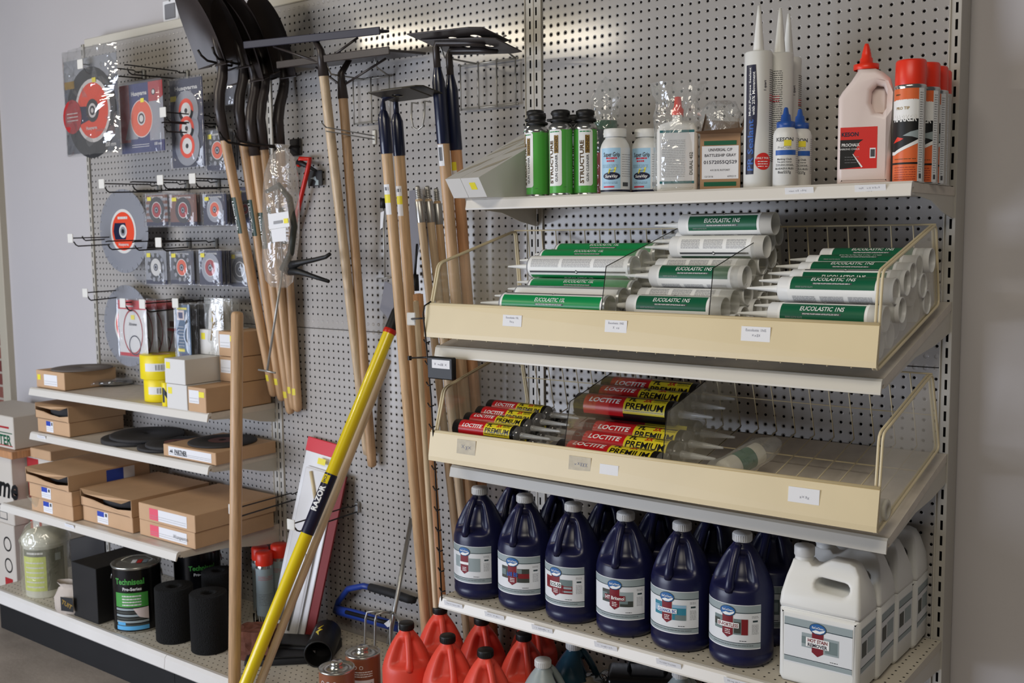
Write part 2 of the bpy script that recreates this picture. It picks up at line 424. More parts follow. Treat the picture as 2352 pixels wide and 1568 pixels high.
shelf('shelf', 'lowest hung shelf of the left bay, chipped front edge, under flat cartons', LX0, LX1, -.462, -.457, .53, 'left bay shelves', tags=(.44,))
RX0, RX1 = -S+.004, -.006
shelf('shelf', 'top shelf of the right bay holding bottles, cans and marker paint', RX0, RX1, -.322, -.335, 1.722, 'right bay shelves', rm='rail_face', tags=(.80, .93))
shelf('shelf', 'slanted shelf under the wire bin of white sealant tubes', RX0, RX1, -.464, -.5, 1.325, 'right bay shelves', slope=.26, rm='cream_metal', dm='shelf_deck')
shelf('shelf', 'slanted shelf under the wire bin of red and yellow adhesive tubes', RX0, RX1, -.41, -.44, .985, 'right bay shelves', slope=.24, rm='cream_metal', dm='shelf_deck')
shelf('shelf', 'right bay shelf carrying the row of dark blue jugs', RX0, RX1, -.466, -.486, .626, 'right bay shelves', dm='punched_deck',
      tags=(.045, .165, .295, .455, .60, .745))
# base decks
def base_deck(label, x0, x1, z=.18, d=-.52):
    t = thing('base_deck', label, 'base deck', ((x0+x1)/2, 0, 0), group='gondola base decks'); h = (x1-x0)/2
    MB().box(-h, h, d, -.002, z-.02, z, 'punched_deck', .002).build('deck', t)
    m = MB(); pr = [(d+.004, z+.002), (d-.008, z+.002), (d-.016, z-.008), (d-.02, z-.045), (d-.016, z-.05), (d-.002, z-.046)]; n = len(pr)
    m.add([(-h, y, q) for y, q in pr]+[(h, y, q) for y, q in pr], [(i, (i+1) % n, n+(i+1) % n, n+i) for i in range(n)]+[tuple(range(n-1, -1, -1)), tuple(range(n, 2*n))], 'shelf_white'); m.build('front_lip', t)
    MB().box(-h, h, d+.02, d+.03, 0, z-.02, 'kick_black').build('kick_plate', t)
    return t
base_deck('base deck of the left bay under the paint cans, black kick plate', -3*S, -2*S-.001)
base_deck('base deck of the middle bay under the leaning tools', -2*S+.001, -S-.001)
base_deck('base deck of the right bay under the blue jug shelf', -S+.001, -.005)

# ------------------------------------------------------------------ wire bins
def wire_bin(label, side_l, side_r, tags, dividers, group='wire bins', residue=()):
    """side_l / side_r: (y, z) loop: top back, top front, fascia top, bottom front, bottom back"""
    t = thing('wire_bin', label, 'wire bin', (0, 0, 0), group=group)
    X0, X1 = -S+.006, -.008
    def P(f, k, dy=0, dz=0):
        a, b = side_l[k], side_r[k]
        return Vector((X0+(X1-X0)*f, a[0]+(b[0]-a[0])*f+dy, a[1]+(b[1]-a[1])*f+dz))
    # fascia board
    m = MB(); vs = []
    for f in (-.004, 1.004):
        for k, dy, dz in ((2, -.006, .004), (2, -.014, .002), (3, -.016, .020), (3, -.016, .008), (3, .0, .006), (3, -.010, .014), (2, -.006, -.004)):
            vs.append(P(f, k, dy, dz))
    n = 7; m.add(vs, [(i, (i+1) % n, n+(i+1) % n, n+i) for i in range(n)]+[tuple(range(n-1, -1, -1)), tuple(range(n, 2*n))], 'bin_cream')
    m.tube([P(-.003, 2, -.009, .004), P(1.003, 2, -.009, .004)], .0042, 'bin_cream'); fb = m.build('front_board', t)
    up = (P(.5, 2)-P(.5, 3)).normalized(); rx = (P(1, 2)-P(0, 2)).normalized(); nn = rx.cross(up)
    for f, g, lines, sz in tags:
        c = P(f, 2, -.0158, 0).lerp(P(f, 3, -.0176, .01), g)
        Mx = Matrix((rx, -nn, up)).transposed().to_4x4(); Mx.translation = c + nn*(.0 if nn.y < 0 else 0)
        yy = -.0012 if nn.y > 0 else -.0012
        tg = MB(); tg.box(-sz, sz, -.001, .002, -sz*.47, sz*.47, 'paper', M=Mx)
        lines[0] and tg.text(lines[0], sz*.17, 'faint_ink', 0, sz*.25, -.0016, M=Mx); scribble(tg, -sz*.25, sz*.3, -sz*.2, sz*.2, 'faint_ink', -.0016, Mx)
        tg.build('price_tag', fb)
    for f, g, w_, h_, mm in residue:
        c = P(f, 2, -.0150, 0).lerp(P(f, 3, -.0168, .01), g)
        Mx = Matrix((rx, -nn, up)).transposed().to_4x4(); Mx.translation = c
        tg = MB(); tg.box(-w_, w_, -.0012, .002, -h_, h_, mm, M=Mx)
        if mm == 'tape_old': scribble(tg, -w_*.5, w_*.6, -h_*.4, h_*.7, 'faint_ink', -.0018, Mx)
        tg.build('tape_residue', fb)
    for f, sd in ((0, 1), (1, -1)):
        fr = MB()
        for off in (0, sd*.008):
            lp = [P(f, k) + Vector((off, 0, 0)) for k in (0, 1, 2, 3, 4)]
            fr.tube(roundloop(lp, .016), .003, 'wire_cream', 8, closed=True)
        fr.build('end_frame', t)
        pn = MB(); lp = [P(f, k) + Vector((sd*.004, 0, 0)) for k in (0, 1, 2, 3, 4)]
        pn.add(lp+[q+Vector((.0015, 0, 0)) for q in lp], [(0, 1, 2, 3, 4), (9, 8, 7, 6, 5)], 'clear_pane'); pn.build('end_pane', t)
    g = MB()
    for k in range(1, 24):
        f = k/24; g.tube([P(f, 0), P(f, 4)], .0016, 'wire_cream', 5)
    for h in (0, .55): g.tube([P(0, 0).lerp(P(0, 4), h), P(1, 0).lerp(P(1, 4), h)], .0022 if h == 0 else .0016, 'wire_cream', 5)
    g.build('back_grid', t)
    g = MB()
    for k in range(1, 24):
        f = k/24; g.tube([P(f, 4), P(f, 3, .0, .004)], .0016, 'wire_cream', 5)
    g.tube([P(0, 4).lerp(P(0, 3), .3), P(1, 4).lerp(P(1, 3), .3)], .0018, 'wire_cream', 5)
    g.build('floor_grid', t)
    for f0, off in dividers:
        lp = [P(f0, k, 0, 0 if k < 3 else .004)+Vector((off*(1 if k in (1, 2, 3) else 0), 0, 0)) for k in (0, 1, 2, 3, 4)]
        pn = MB(); pn.add(lp+[q+Vector((.0015, 0, 0)) for q in lp], [(0, 1, 2, 3, 4), (9, 8, 7, 6, 5)], 'clear_pane')
        for i in range(4): pn.tube([lp[i], lp[i+1]], .0011, 'dark_steel', 5)
        pn.build('divider', t)
    return t
def roundloop(lp, r):
    out = []; n = len(lp)
    for i in range(n):
        a, b, c = lp[i-1], lp[i], lp[(i+1) % n]
        p, q = b+(a-b).normalized()*r, b+(c-b).normalized()*r
        for s in (0, .33, .67, 1): out.append(p.lerp(b, s).lerp(b.lerp(q, s), s))
    return out
B1L = [(-.114, 1.634), (-.460, 1.547), (-.492, 1.436), (-.500, 1.345), (-.095, 1.450)]
B1R = [(-.150, 1.633), (-.512, 1.541), (-.526, 1.433), (-.538, 1.345), (-.107, 1.452)]
B2L = [(-.100, 1.296), (-.448, 1.205), (-.484, 1.090), (-.492, 1.008), (-.060, 1.110)]
B2R = [(-.145, 1.296), (-.486, 1.212), (-.500, 1.100), (-.512, 1.010), (-.071, 1.112)]
wire_bin('cream wire bin of white sealant tubes, clear plastic ends', B1L, B1R, [(.245, .34, ('Eucolastic 1SL', '$9.75'), .03), (.50, .34, ('Eucolastic 1NS', '$8.75'), .03), (.79, .34, ('Eucolastic 1NS', '$8.75'), .033)], [(.455, 0), (.69, 0)])
wire_bin('cream wire bin of red and yellow adhesive tubes, stained front board', B2L, B2R, [(.875, .36, ('',), .034)], [(.585, 0), (.355, 0)], residue=[(.105, .35, .032, .019, 'tape_old'), (.405, .36, .032, .017, 'tape_old'), (.475, .42, .026, .012, 'paper')])
# ================================================================== RIGHT BAY: tubes in the bins
mat('tube_white', (224, 224, 222), .35); mat('tube_inside', (196, 192, 176), .6); mat('tube_silver', (196, 199, 204), .22, metal=.55)
mat('green_dark', (16, 92, 62), .35); mat('green_leaf', (16, 140, 76), .3); mat('print_grey', (150, 150, 152), .6); mat('print_dark', (66, 68, 72), .5)
mat('white_print', (238, 238, 236), .5); mat('nozzle_white', (226, 226, 222), .4)
def euco_tube(kind):
    L, R = (.318, .0295) if kind == 'SL' else (.246, .0272)
    t = thing('sealant_tube', '', 'sealant tube')
    bm_ = 'tube_silver' if kind == 'SL' else 'tube_white'
    b = MB().lathe([(R*.55, .0), (R-.002, 0), (R, .002), (R, L), (R-.0014, L+.0006), (R-.0022, L-.001), (R-.0022, L-.022)], bm_, 28, cap=False)
    b.lathe([(R-.0022, L-.022), (0.0001, L-.022)], 'tube_inside', 28, cap=False); b.lathe([(0.0001, .0005), (R*.6, .0005)], bm_, 28, cap=False)
    b.build('body', t)
    n = MB().lathe([(.011, .001), (.011, -.006), (.0085, -.010), (.0075, -.018), (.0024, -.078), (.0016, -.080)], 'nozzle_white', 14); n.build('nozzle', t)
    mp = lymap(R+.0003); l = MB(); g = 'green_leaf' if kind == 'SL' else 'green_dark'
    a0, a1 = .03*1, L-.012 if kind == 'SL' else L-.036
    if kind == 'SL': a0 = .012
    l.rect(a0-.006, a1+.006, -.086, .086, 'white_print', 0, map=mp)
    l.rect(a0, a1, -.019, .019, g, -.0003, map=mp); c = (a0+a1)/2
    l.text('EUCOLASTIC 1%s' % kind, .0105, 'white_print', c, .006, -.0007, map=mp, bold=.012, shear=.12, sx=.82)
    l.rect(c-.042, c+.042, -.008, -.004, 'print_dark', -.0006, map=mp); lines(l, c-.04, c+.038, -.0052, 2, .0016, 'white_print', -.0009, mp)
    lines(l, a0+.012, a0+.05, -.0125, 2, .002, 'print_grey', -.0008, mp)
    l.rect(a0, a1, .026, .031, 'print_dark', -.0003, map=mp); l.poly([(c-.006, .0285), (c, .023), (c+.006, .0285), (c, .034)], 'print_dark', -.0006, map=mp); l.disc(.0022, 'white_print', -.001, c, .0285, map=mp, n=10)
    w = (a1-a0)/3
    for side in (1, -1):
        for k in range(3): lines(l, a0+k*w+.004, a0+k*w+w-.006, (.064 if side > 0 else -.034), 10, .0024, 'print_grey', -.0004, mp, .0011)
    l.build('label', t)
    return t, L, R
SLt, L_SL, R_SL = euco_tube('SL'); NSt, L_NS, R_NS = euco_tube('NS')
ORD = ['front', 'second from the front', 'third from the front', 'fourth from the front', 'fifth from the front', 'sixth from the front', 'rear']
def lay(proto, first, p, axis_roll, label, group, yaw=0, flip=False):
    M = Matrix.Translation(p) @ Matrix.Rotation(yaw, 4, 'Z') @ aim((0, 0, 0), (1, 0, 0)) @ Matrix.Rotation(axis_roll, 4, 'Z')
    o = proto if first else dup(proto)
    o['label'] = label; o['group'] = group; o.matrix_world = M
    return o
def pile(proto, R, L, fl, layers, where, kind, group, rolls, ymax, yaws=.012, jit=.012):
    """layers: {layer: (u, v, rows)} pixel of the front tube's left end; the tubes behind follow at one tube's width"""
    first = True; y1 = None; a, b = fl
    for l in sorted(layers):
        q = layers[l]; off = R/math.cos(math.atan(b)) + .003 + l*1.735*R
        if q[0] == 'u':
            n = q[1]; x, y = q[2], q[3]
        else:
            p = PXS(q[0], q[1], a+off, b); x, y, n = p.x, p.y, q[2]
        if y1 is not None and q[0] != 'u':
            k = round((y-y1)/(2*R)-.5*(l-l1)); y = y1+(k+.5*(l-l1))*2*R*1.004
        if q[0] != 'u': y1, l1 = y, l
        for k in range(n):
            yy = y+k*2*R*1.004
            if yy > ymax+.0: break
            r = rolls.get((l, k), random.choice([-.5, .9, 2.2, -1.5, -.9]))
            if q[0] == 'u': lab = '%s in the buried bottom layer of the %s' % (kind, where)
            else: lab = '%s, %s, %s layer, %s' % (kind, where, ['bottom', 'lowest visible', 'next higher', 'third visible', 'topmost'][l], ORD[min(k, 6)])
            lay(proto, first, (x+random.uniform(-jit, jit), yy, a+b*yy+off), r, lab, group, random.uniform(-yaws, yaws)); first = False
random.seed(11)
F1 = (1.345+.2625*.51+.004, .2625)
pile(SLt, R_SL, L_SL, F1, {0: ('u', 5, -.985, -.455), 1: (1158, 697, 5), 2: (1222, 613, 3)}, 'left compartment', 'silver green-labelled sealant tube', 'silver sealant tubes',
     {(1, 0): -.35, (1, 1): 1.9, (1, 2): -.75, (1, 3): -.6, (2, 0): 1.35, (2, 1): -.85, (2, 2): -.85}, -.14)
NS2 = dup(NSt)
pile(NSt, R_NS, L_NS, F1, {0: ('u', 6, -.62, -.455), 1: (1449, 702, 6), 2: (1484, 640, 5), 3: (1530, 573, 3), 4: (1576, 511, 1)}, 'middle compartment', 'white green-labelled sealant tube', 'white sealant tubes',
     {(1, 0): -.5, (1, 1): 1.2, (2, 0): -.55, (2, 1): 1.3, (2, 2): 1.0, (3, 0): 1.6, (3, 1): -1.2, (4, 0): -.15}, -.13)
pile(NS2, R_NS, L_NS, F1, {0: ('u', 6, -.262, -.47), 1: (1780, 722, 6), 2: (1800, 664, 5)}, 'right compartment', 'white green-labelled sealant tube', 'white sealant tubes',
     {(1, 0): -.45, (1, 1): 1.4, (2, 0): -.75, (2, 1): -.2, (2, 2): -.9, (2, 3): -1.2}, -.15)

# ------------------------------------------------------------------ adhesive tubes
mat('loc_black', (16, 16, 18), .28); mat('loc_red', (196, 22, 32), .3); mat('loc_yellow', (226, 208, 44), .35); film('clear_plastic', (235, 238, 238), .3, .08, 0, 1, 1.4); film('clear_cap', (236, 236, 236), .1, .05, 0, 1, 1.6)
def loc_tube(L, R):
    t = thing('adhesive_tube', '', 'adhesive tube')
    MB().lathe([(.0001, .012), (R-.003, .012), (R-.003, 0), (R, .001), (R, L-.004), (R-.002, L), (.0001, L)], 'loc_black', 30, cap=False).build('body', t)
    MB().lathe([(R-.001, L-.001), (R-.001, L+.010), (R*.42, L+.013), (R*.36, L+.022)], 'clear_cap', 20, cap=False).lathe([(R*.34, L+.010), (R*.30, L+.024), (.003, L+.10)], 'clear_plastic', 14).build('nozzle', t)
    mp = lymap(R+.0003); l = MB(); a0, a1 = L*.11, L*.94; s = a0+(a1-a0)*.50; h = R*1.55
    l.rect(a0, s, -h, h, 'loc_red', 0, map=mp); l.rect(s, a1, -h, h, 'loc_yellow', 0, map=mp); l.rect(s, a1, -h*1.02, -h*.35, 'loc_black', -.0002, map=mp)
    l.rect(a0, s, -h, -h*.55, 'loc_black', -.0002, map=mp)
    l.text('LOCTITE', R*.42, 'white_print', (a0+s)/2+.002, R*.42, -.0005, map=mp, bold=.03, shear=.25, wid=(s-a0)*.80)
    l.rect(s+.002, a1-.002, R*.92, R*1.06, 'loc_black', -.0003, map=mp)
    l.text('PL', R*.44, 'loc_black', s+(a1-s)*.18, R*.78, -.0005, map=mp, bold=.04, shear=.2); l.text('3X', R*.4, 'loc_red', s+(a1-s)*.55, R*.78, -.0006, map=mp, bold=.03, shear=.2)
    l.rect(s+(a1-s)*.36, s+(a1-s)*.98, R*.48, R*1.0, 'loc_black', -.0003, map=mp) if False else None
    lines(l, s+(a1-s)*.68, a1-.004, R*.9, 3, R*.12, 'loc_black', -.0005, mp, .0012)
    l.text('PREMIUM', R*.55, 'loc_black', (s+a1)/2, R*.12, -.0005, map=mp, bold=.02, shear=.06, wid=(a1-s)*.92)
    lines(l, s+.004, a1-.004, -R*.26, 1, .002, 'loc_black', -.0005, mp, .0016); lines(l, a0+.005, s-.01, R*.0, 2, .003, 'loc_red', -.0005, mp, .001)
    l.build('label', t); return t
random.seed(5)
F2 = (1.008+.235*.50+.004, .237)
lt = loc_tube(.207, .0242)
pile(lt, .0242, .207, F2, {0: ('u', 5, -1.165, -.43), 1: (1050, 981, 4)}, 'left compartment', 'small red-yellow adhesive tube', 'small adhesive tubes', {(1, 0): -.25, (1, 1): -.6, (1, 2): -.2, (1, 3): -.35}, -.16, .03, .004)
bt_ = loc_tube(.292, .0325)
pile(bt_, .0325, .292, F2, {0: (1291, 1036, 4), 1: (1318, 937, 3)}, 'middle compartment', 'large red-yellow adhesive tube', 'large adhesive tubes', {(0, 0): -.75, (0, 1): -.45, (0, 2): -.35, (1, 0): -.35, (1, 1): -.55, (1, 2): -.25}, -.1, .02, .006)
# bagged tube lying in the empty compartment, and the clear roll at the right end
film('bag_film', (236, 240, 238), .13, .08, .7, 22, 2.2); mat('frost', (226, 222, 208), .35, alpha=.75)
mat('bag_green', (30, 90, 60), .5)
t = thing('bagged_tube', 'green-labelled tube in a crumpled clear bag at the front of the near-empty bin', 'sealant tube', (0, 0, 0))
p = PXS(1668, 1078, F2[0]+.030, F2[1]); q = PXS(1722, 1050, F2[0]+.032, F2[1]); Mx = aim(p, q); Lq = (q-p).length
MB().lathe([(.012, -.012), (.025, -.010), (.026, 0), (.026, Lq+.03)], 'frost', 20, M=Mx).build('body', t)
MB().lathe([(.0262, .03), (.0262, Lq)], 'bag_green', 20, M=Mx, cap=False).build('label', t)
def bagfn(amp, seed):
    rnd = random.Random(seed); ph = [rnd.uniform(0, 6) for _ in range(6)]
    return lambda P_, a: Vector((P_.x*(1+amp*math.sin(3*a+ph[0]+P_.z*40)+amp*.6*math.sin(7*a+ph[1]-P_.z*70)), P_.y*(1+amp*math.sin(4*a+ph[2]+P_.z*50)+amp*.5*math.sin(9*a+ph[3])), P_.z))
MB().lathe([(.004, -.075), (.022, -.06), (.031, -.03), (.0315, .0), (.031, Lq), (.034, Lq+.04), (.02, Lq+.09), (.003, Lq+.11)], 'bag_film', 30, M=Mx, cap=False, fn=bagfn(.09, 3)).build('bag', t)
p = PX(2040, 1195, x=-.02); t = MB().lathe([(.0, 0), (.021, 0), (.023, .002), (.023, .05), (.021, .052), (.012, .053), (.012, .045), (.0, .045)], 'frost', 20, cap=False)
t.lathe([(.0235, .01), (.0235, .016)], 'frost', 20, cap=False)
o = t.build('tape_roll'); o.matrix_world = Matrix.Translation(V(-.032, -.45, F2[0]+F2[1]*-.45+.024)) @ Matrix.Rotation(PI/2, 4, 'Y') @ Matrix.Translation((0, 0, -.026)); setp(o, 'translucent roll of tape standing inside the right end of the lower bin', 'tape roll')
# ================================================================== RIGHT BAY: jugs
def solid2d(loops, depth, bev, res=2):
    """flat outline(s) in x,z (later loops are holes) grown to a rounded solid; returns bmesh, y from -depth/2 to depth/2"""
    cu = bpy.data.curves.new('outline', 'CURVE'); cu.dimensions = '2D'; cu.fill_mode = 'BOTH'; cu.extrude = max(1e-5, depth/2-bev); cu.bevel_depth = bev; cu.bevel_resolution = res; cu.offset = -bev
    for lp in loops:
        sp = cu.splines.new('POLY'); sp.points.add(len(lp)-1); sp.use_cyclic_u = True
        for p, (x, z) in zip(sp.points, lp): p.co = (x, z, 0, 1)
    o = bpy.data.objects.new('outline', cu); COL.objects.link(o)
    me = bpy.data.meshes.new_from_object(o.evaluated_get(bpy.context.evaluated_depsgraph_get()))
    b = bmesh.new(); b.from_mesh(me); bmesh.ops.remove_doubles(b, verts=b.verts, dist=1e-5)
    for v in b.verts: v.co = Vector((v.co.x, -v.co.z, v.co.y))
    bpy.data.objects.remove(o); bpy.data.curves.remove(cu); bpy.data.meshes.remove(me)
    return b
def arc(cx, cz, r, a0, a1, n=6): return [(cx+r*math.cos(math.radians(a0+(a1-a0)*i/n)), cz+r*math.sin(math.radians(a0+(a1-a0)*i/n))) for i in range(n+1)]
mat('jug_blue', (24, 26, 62), .32, var=.15, vscale=7); mat('jug_orange', (226, 76, 58), .45, var=.06, vscale=8); mat('cap_white', (214, 214, 212), .45); mat('cap_black', (24, 23, 22), .5)
mat('label_white', (222, 224, 226), .5); mat('label_grey', (150, 162, 164), .5); mat('label_line', (30, 52, 56), .5); mat('shield_red', (120, 16, 30), .45); mat('oval_blue', (40, 98, 160), .4)
mat('pic_grey', (112, 128, 128), .5); mat('pic_red', (126, 30, 36), .5); mat('pic_teal', (50, 128, 150), .5); mat('pic_sky', (140, 176, 200), .5); mat('pic_sand', (200, 150, 112), .5); mat('pic_dark', (62, 66, 60), .5)
mat('jug_white', (226, 226, 222), .4); mat('brand_blue', (40, 90, 170), .4)
def interp(pts, k):
    out = []
    for (r0, z0), (r1, z1) in zip(pts, pts[1:]):
        for i in range(k): out.append((r0+(r1-r0)*i/k, z0+(z1-z0)*i/k))
    return out+[pts[-1]]
def jug(body_m, cap_m, name, ha=0.0):
    t = thing(name, '', 'jug'); R = .0745
    low = [(.058, 0), (.068, .003), (R-.001, .011), (R, .016), (R, .025), (R-.002, .029), (R, .033), (R, .164), (R-.0015, .172)]
    up = interp([(R-.0015, .172), (.069, .188), (.060, .212), (.047, .238), (.034, .259), (.024, .272), (.0195, .279), (.0195, .286)], 4)
    def dent(P_, a):
        a = (a+PI) % (2*PI)-PI; d = abs((a-ha+PI) % (2*PI)-PI)
        if .183 < P_.z < .268:
            e = min(1, max(0, (1.0-d)/.22))*min(1, (P_.z-.183)/.012)*min(1, max(0, (.268-P_.z)/.02)); r = math.hypot(P_.x, P_.y); k = 1-e*min(.024, r*.5)/r
            return Vector((P_.x*k, P_.y*k, P_.z))
        return P_
    MB().lathe(low, body_m, 40).lathe(up, body_m, 56, cap=False, fn=dent).build('body', t)
    h = MB(); s, c = math.sin(ha), -math.cos(ha); pts = []
    for r, z in [(.020, .277), (.030, .267), (.043, .247), (.055, .224), (.0635, .203), (.0665, .190), (.064, .178)]: pts.append((r*s, r*c, z))
    h.tube(pts, [.009, .0095, .0095, .0095, .010, .0115, .012], body_m, 10); h.build('handle', t)
    cp = MB().lathe([(.0205, .281), (.0225, .283), (.0225, .299), (.0212, .3015), (.0001, .3015)], cap_m, 28, cap=False)
    for k in range(28):
        a = 2*PI*k/28; cp.box(-.0008, .0008, -.0232, -.022, .284, .298, cap_m, M=Matrix.Rotation(a, 4, 'Z'))
    cp.build('cap', t)
    return t
def chem_label(parent, R, z0, plate, panel, W=1.05, flatm=None, side=True, zs=1.0):
    """white label with grey bands, blue oval, red shield, name plate and a picture"""
    mp = flatm or cylmap(R+.0004); l = MB(); w = W*R if not flatm else W; rc = lambda *a, y=0: l.rect(*a, y, map=mp) if not flatm else l.rect(*a, y=y-.0004, M=flatm)
    po = lambda p, m, y: l.poly(p, m, y, map=mp) if not flatm else l.poly(p, m, y-.0004, flatm)
    tx = lambda s_, h, m, x, z, y, **k: l.text(s_, h, m, x, z, y, map=mp, **k) if not flatm else l.text(s_, h, m, x, z, y-.0004, M=flatm, **k)
    di = lambda r, m, y, x, z, **k: l.disc(r, m, y, x, z, map=mp, **k) if not flatm else l.disc(r, m, y-.0004, x, z, M=flatm, **k)
    q = lambda z: z0+z*zs
    rc(-w, w, q(0), q(.104), 'label_white'); rc(-w, w, q(.086), q(.1025), 'label_grey', y=-.0002); rc(-w, w, q(.003), q(.013), 'label_grey', y=-.0002)
    rc(-w, w, q(.0845), q(.0862), 'label_line', y=-.0004); rc(-w, w, q(.0135), q(.015), 'label_line', y=-.0004)
    # picture beside the shield
    px0, px1, pz0, pz1 = .014, .047, q(.034), q(.071)
    for i, (a, b, c, d, m_) in enumerate(panel): rc(px0+(px1-px0)*a, px0+(px1-px0)*b, pz0+(pz1-pz0)*c, pz0+(pz1-pz0)*d, m_, y=-.0005-.0001*i)
    rc(-.036, -.013, q(.042), q(.074), panel[0][4], y=-.0005); rc(-.036, -.02, q(.05), q(.066), panel[-1][4], y=-.0007)
    po([(-.0128, q(.085)), (-.0128, q(.034)), (0, q(.0255)), (.0128, q(.034)), (.0128, q(.085))], 'shield_red', -.0009)
    lines(l, -.006, .007, q(.0445), 3, .0042, 'white_print', -.0012, None if flatm else mp, .0018, flatm)
    di(.0190, 'label_line', -.0011, 0, q(.088), sz=.66); di(.0178, 'oval_blue', -.0013, 0, q(.088), sz=.64)
    po([(-.013, q(.0815)), (-.004, q(.0855)), (.004, q(.084)), (.0165, q(.0885)), (.014, q(.083)), (.006, q(.0785)), (-.006, q(.0778))], 'white_print', -.0015)
    tx('EaCoChem', .0046, 'white_print', 0, q(.0905), -.0017, bold=.02, wid=.026)
    nm, hh, fg, bg, wd = plate
    if bg: rc(-wd, wd, q(.0555)-hh, q(.0555)+hh, bg, y=-.0016)
    if '/' in nm:
        for k, part in enumerate(nm.split('/')): tx(part, hh*.72, fg if k == 0 else 'ink', 0, q(.0555)+hh*(.45-.95*k), -.0019, bold=.03, wid=wd*1.7)
    elif nm: tx(nm, hh*1.35, fg, 0, q(.0555), -.0019, bold=.02, wid=wd*1.85)
    if side:
        rc(.058, .07, q(.064), q(.068), 'label_line', y=-.0004); lines(l, .056, .072, q(.058), 8, .003, 'print_grey', -.0004, None if flatm else mp, .0011, flatm); lines(l, .056, .072, q(.078), 2, .003, 'print_grey', -.0004, None if flatm else mp, .0011, flatm)
    lines(l, .028, .045, q(.0205), 1, .003, 'print_dark', -.0004, None if flatm else mp, .0016, flatm)
    lines(l, -.04, .06, q(.0095), 1, .003, 'print_dark', -.0005, None if flatm else mp, .0012, flatm)
    l.build('label', parent)
ZB = .6245
P_bl = jug('jug_blue', 'cap_white', 'jug')
spec = [(1098, 2, 'with a blank white name strip, first from the left', ('', .0035, 'ink', 'white_print', .0145), [(0, 1, 0, 1, 'label_grey'), (.06, .9, .1, .9, 'label_grey')]),
        (1198, 8, 'with blue and white lettering and a red and grey tile picture', ('608 80', .009, 'brand_blue', None, .017), [(0, 1, 0, 1, 'pic_dark'), (.1, 1, .3, .65, 'pic_red'), (0, .4, .66, .97, 'pic_grey')]),
        (1310, -5, 'with the SOS-50 label', ('SOS-50', .0068, 'label_line', 'white_print', .018), [(0, 1, 0, 1, 'pic_red'), (0, 1, .55, 1, 'pic_grey'), (.1, .95, .35, .5, 'label_grey'), (.2, 1, .1, .22, 'label_grey'), (0, .3, 0, .6, 'shield_red')]),
        (1428, 9, 'with the HT Britenol label on a red strip', ('HT Britenol', .0065, 'white_print', 'shield_red', .027), [(0, 1, 0, 1, 'pic_dark'), (.0, 1, .4, 1, 'label_grey'), (0, .6, .2, .4, 'pic_grey')]),
        (1560, 0, 'with the Cleanol BC label and a teal picture', ('CLEANOL BC', .0055, 'brand_blue', 'white_print', .025), [(0, 1, 0, 1, 'pic_teal'), (.2, 1, 0, .35, 'pic_grey'), (0, 1, .8, 1, 'pic_sky')]),
        (1708, 0, 'with the Ef-Fortless label', ('EF-FORTLESS', .006, 'shield_red', 'white_print', .0265), [(0, 1, 0, 1, 'pic_grey'), (.55, 1, 0, 1, 'pic_red'), (.05, .5, .1, .8, 'pic_dark')])]
xs = [-1.146, -.990, -.833, -.675, -.517, -.360]
base = None
for i, (u, ang, d, plate, panel) in enumerate(spec):
    o = P_bl if i == 0 else dup(P_bl0)
    if i == 0: P_bl0 = dup(P_bl)
    o['label'] = 'dark blue plastic jug '+d; o['group'] = 'blue jugs in the front row'
    o.location = (xs[i], -.378, ZB); o.rotation_euler = (0, 0, math.radians(ang))
    chem_label(o, .0745, .048, plate, panel)
for i, x in enumerate(xs):
    o = P_bl0 if i == 0 else dup(P_bl0)
    o['label'] = 'dark blue jug in the shadowed second row, behind %s' % ['the leftmost front jug', 'the blue-lettered front jug', 'the SOS-50 jug', 'the HT Britenol jug', 'the Cleanol BC jug', 'the Ef-Fortless jug'][i]
    o['group'] = 'blue jugs in the second row'; o.location = (x+.004, -.215, ZB); o.rotation_euler = (0, 0, math.radians([6, -4, 3, 10, -6, 2][i]))
    chem_label(o, .0745, .048, ('', .0035, 'ink', 'white_print', .0145), [(0, 1, 0, 1, 'pic_grey'), (.1, .9, .2, .8, 'label_grey')])
# white F-style jugs
def f_jug():
    t = thing('jug', '', 'jug'); H = .085; b = MB()
    lo = solid2d([[(-.09, .012), (-.082, .0), (.082, 0), (.09, .012), (.09, .166), (.086, .170), (-.086, .170), (-.09, .166)]], .118, .012, 3)
    for v in lo.verts: v.co.y *= 1
    b.bm(lo, 'jug_white', True)
    out = [(-.0885, .169), (-.091, .178), (-.089, .20), (-.0835, .235), (-.078, .255), (-.074, .270), (-.038, .270), (-.030, .262), (-.018, .262), (.002, .275), (.012, .281), (.052, .281), (.066, .276), (.076, .258), (.086, .215), (.0905, .178), (.0885, .169)]
    hole = arc(-.004, .229, .0135, 90, 270)+arc(.047, .226, .0135, -90, 90)
    up = solid2d([out, hole[::-1]], .118, .010, 3)
    for v in up.verts:
        f = min(1, max(0, (v.co.z-.185)/.09)); v.co.y *= 1-.62*f*f*(3-2*f)
    b.bm(up, 'jug_white', True); b.box(-.0865, .0865, -.056, .056, .160, .176, 'jug_white', .008)
    b.cyl(.0205, .268, .281, 'jug_white', 24, Matrix.Translation((-.056, 0, 0))); b.build('body', t)
    c = MB().lathe([(.0215, .277), (.0225, .279), (.0225, .297), (.021, .2995), (.0001, .2995)], 'cap_white', 26, Matrix.Translation((-.056, 0, 0)), cap=False); c.build('cap', t)
    return t
fj = f_jug()
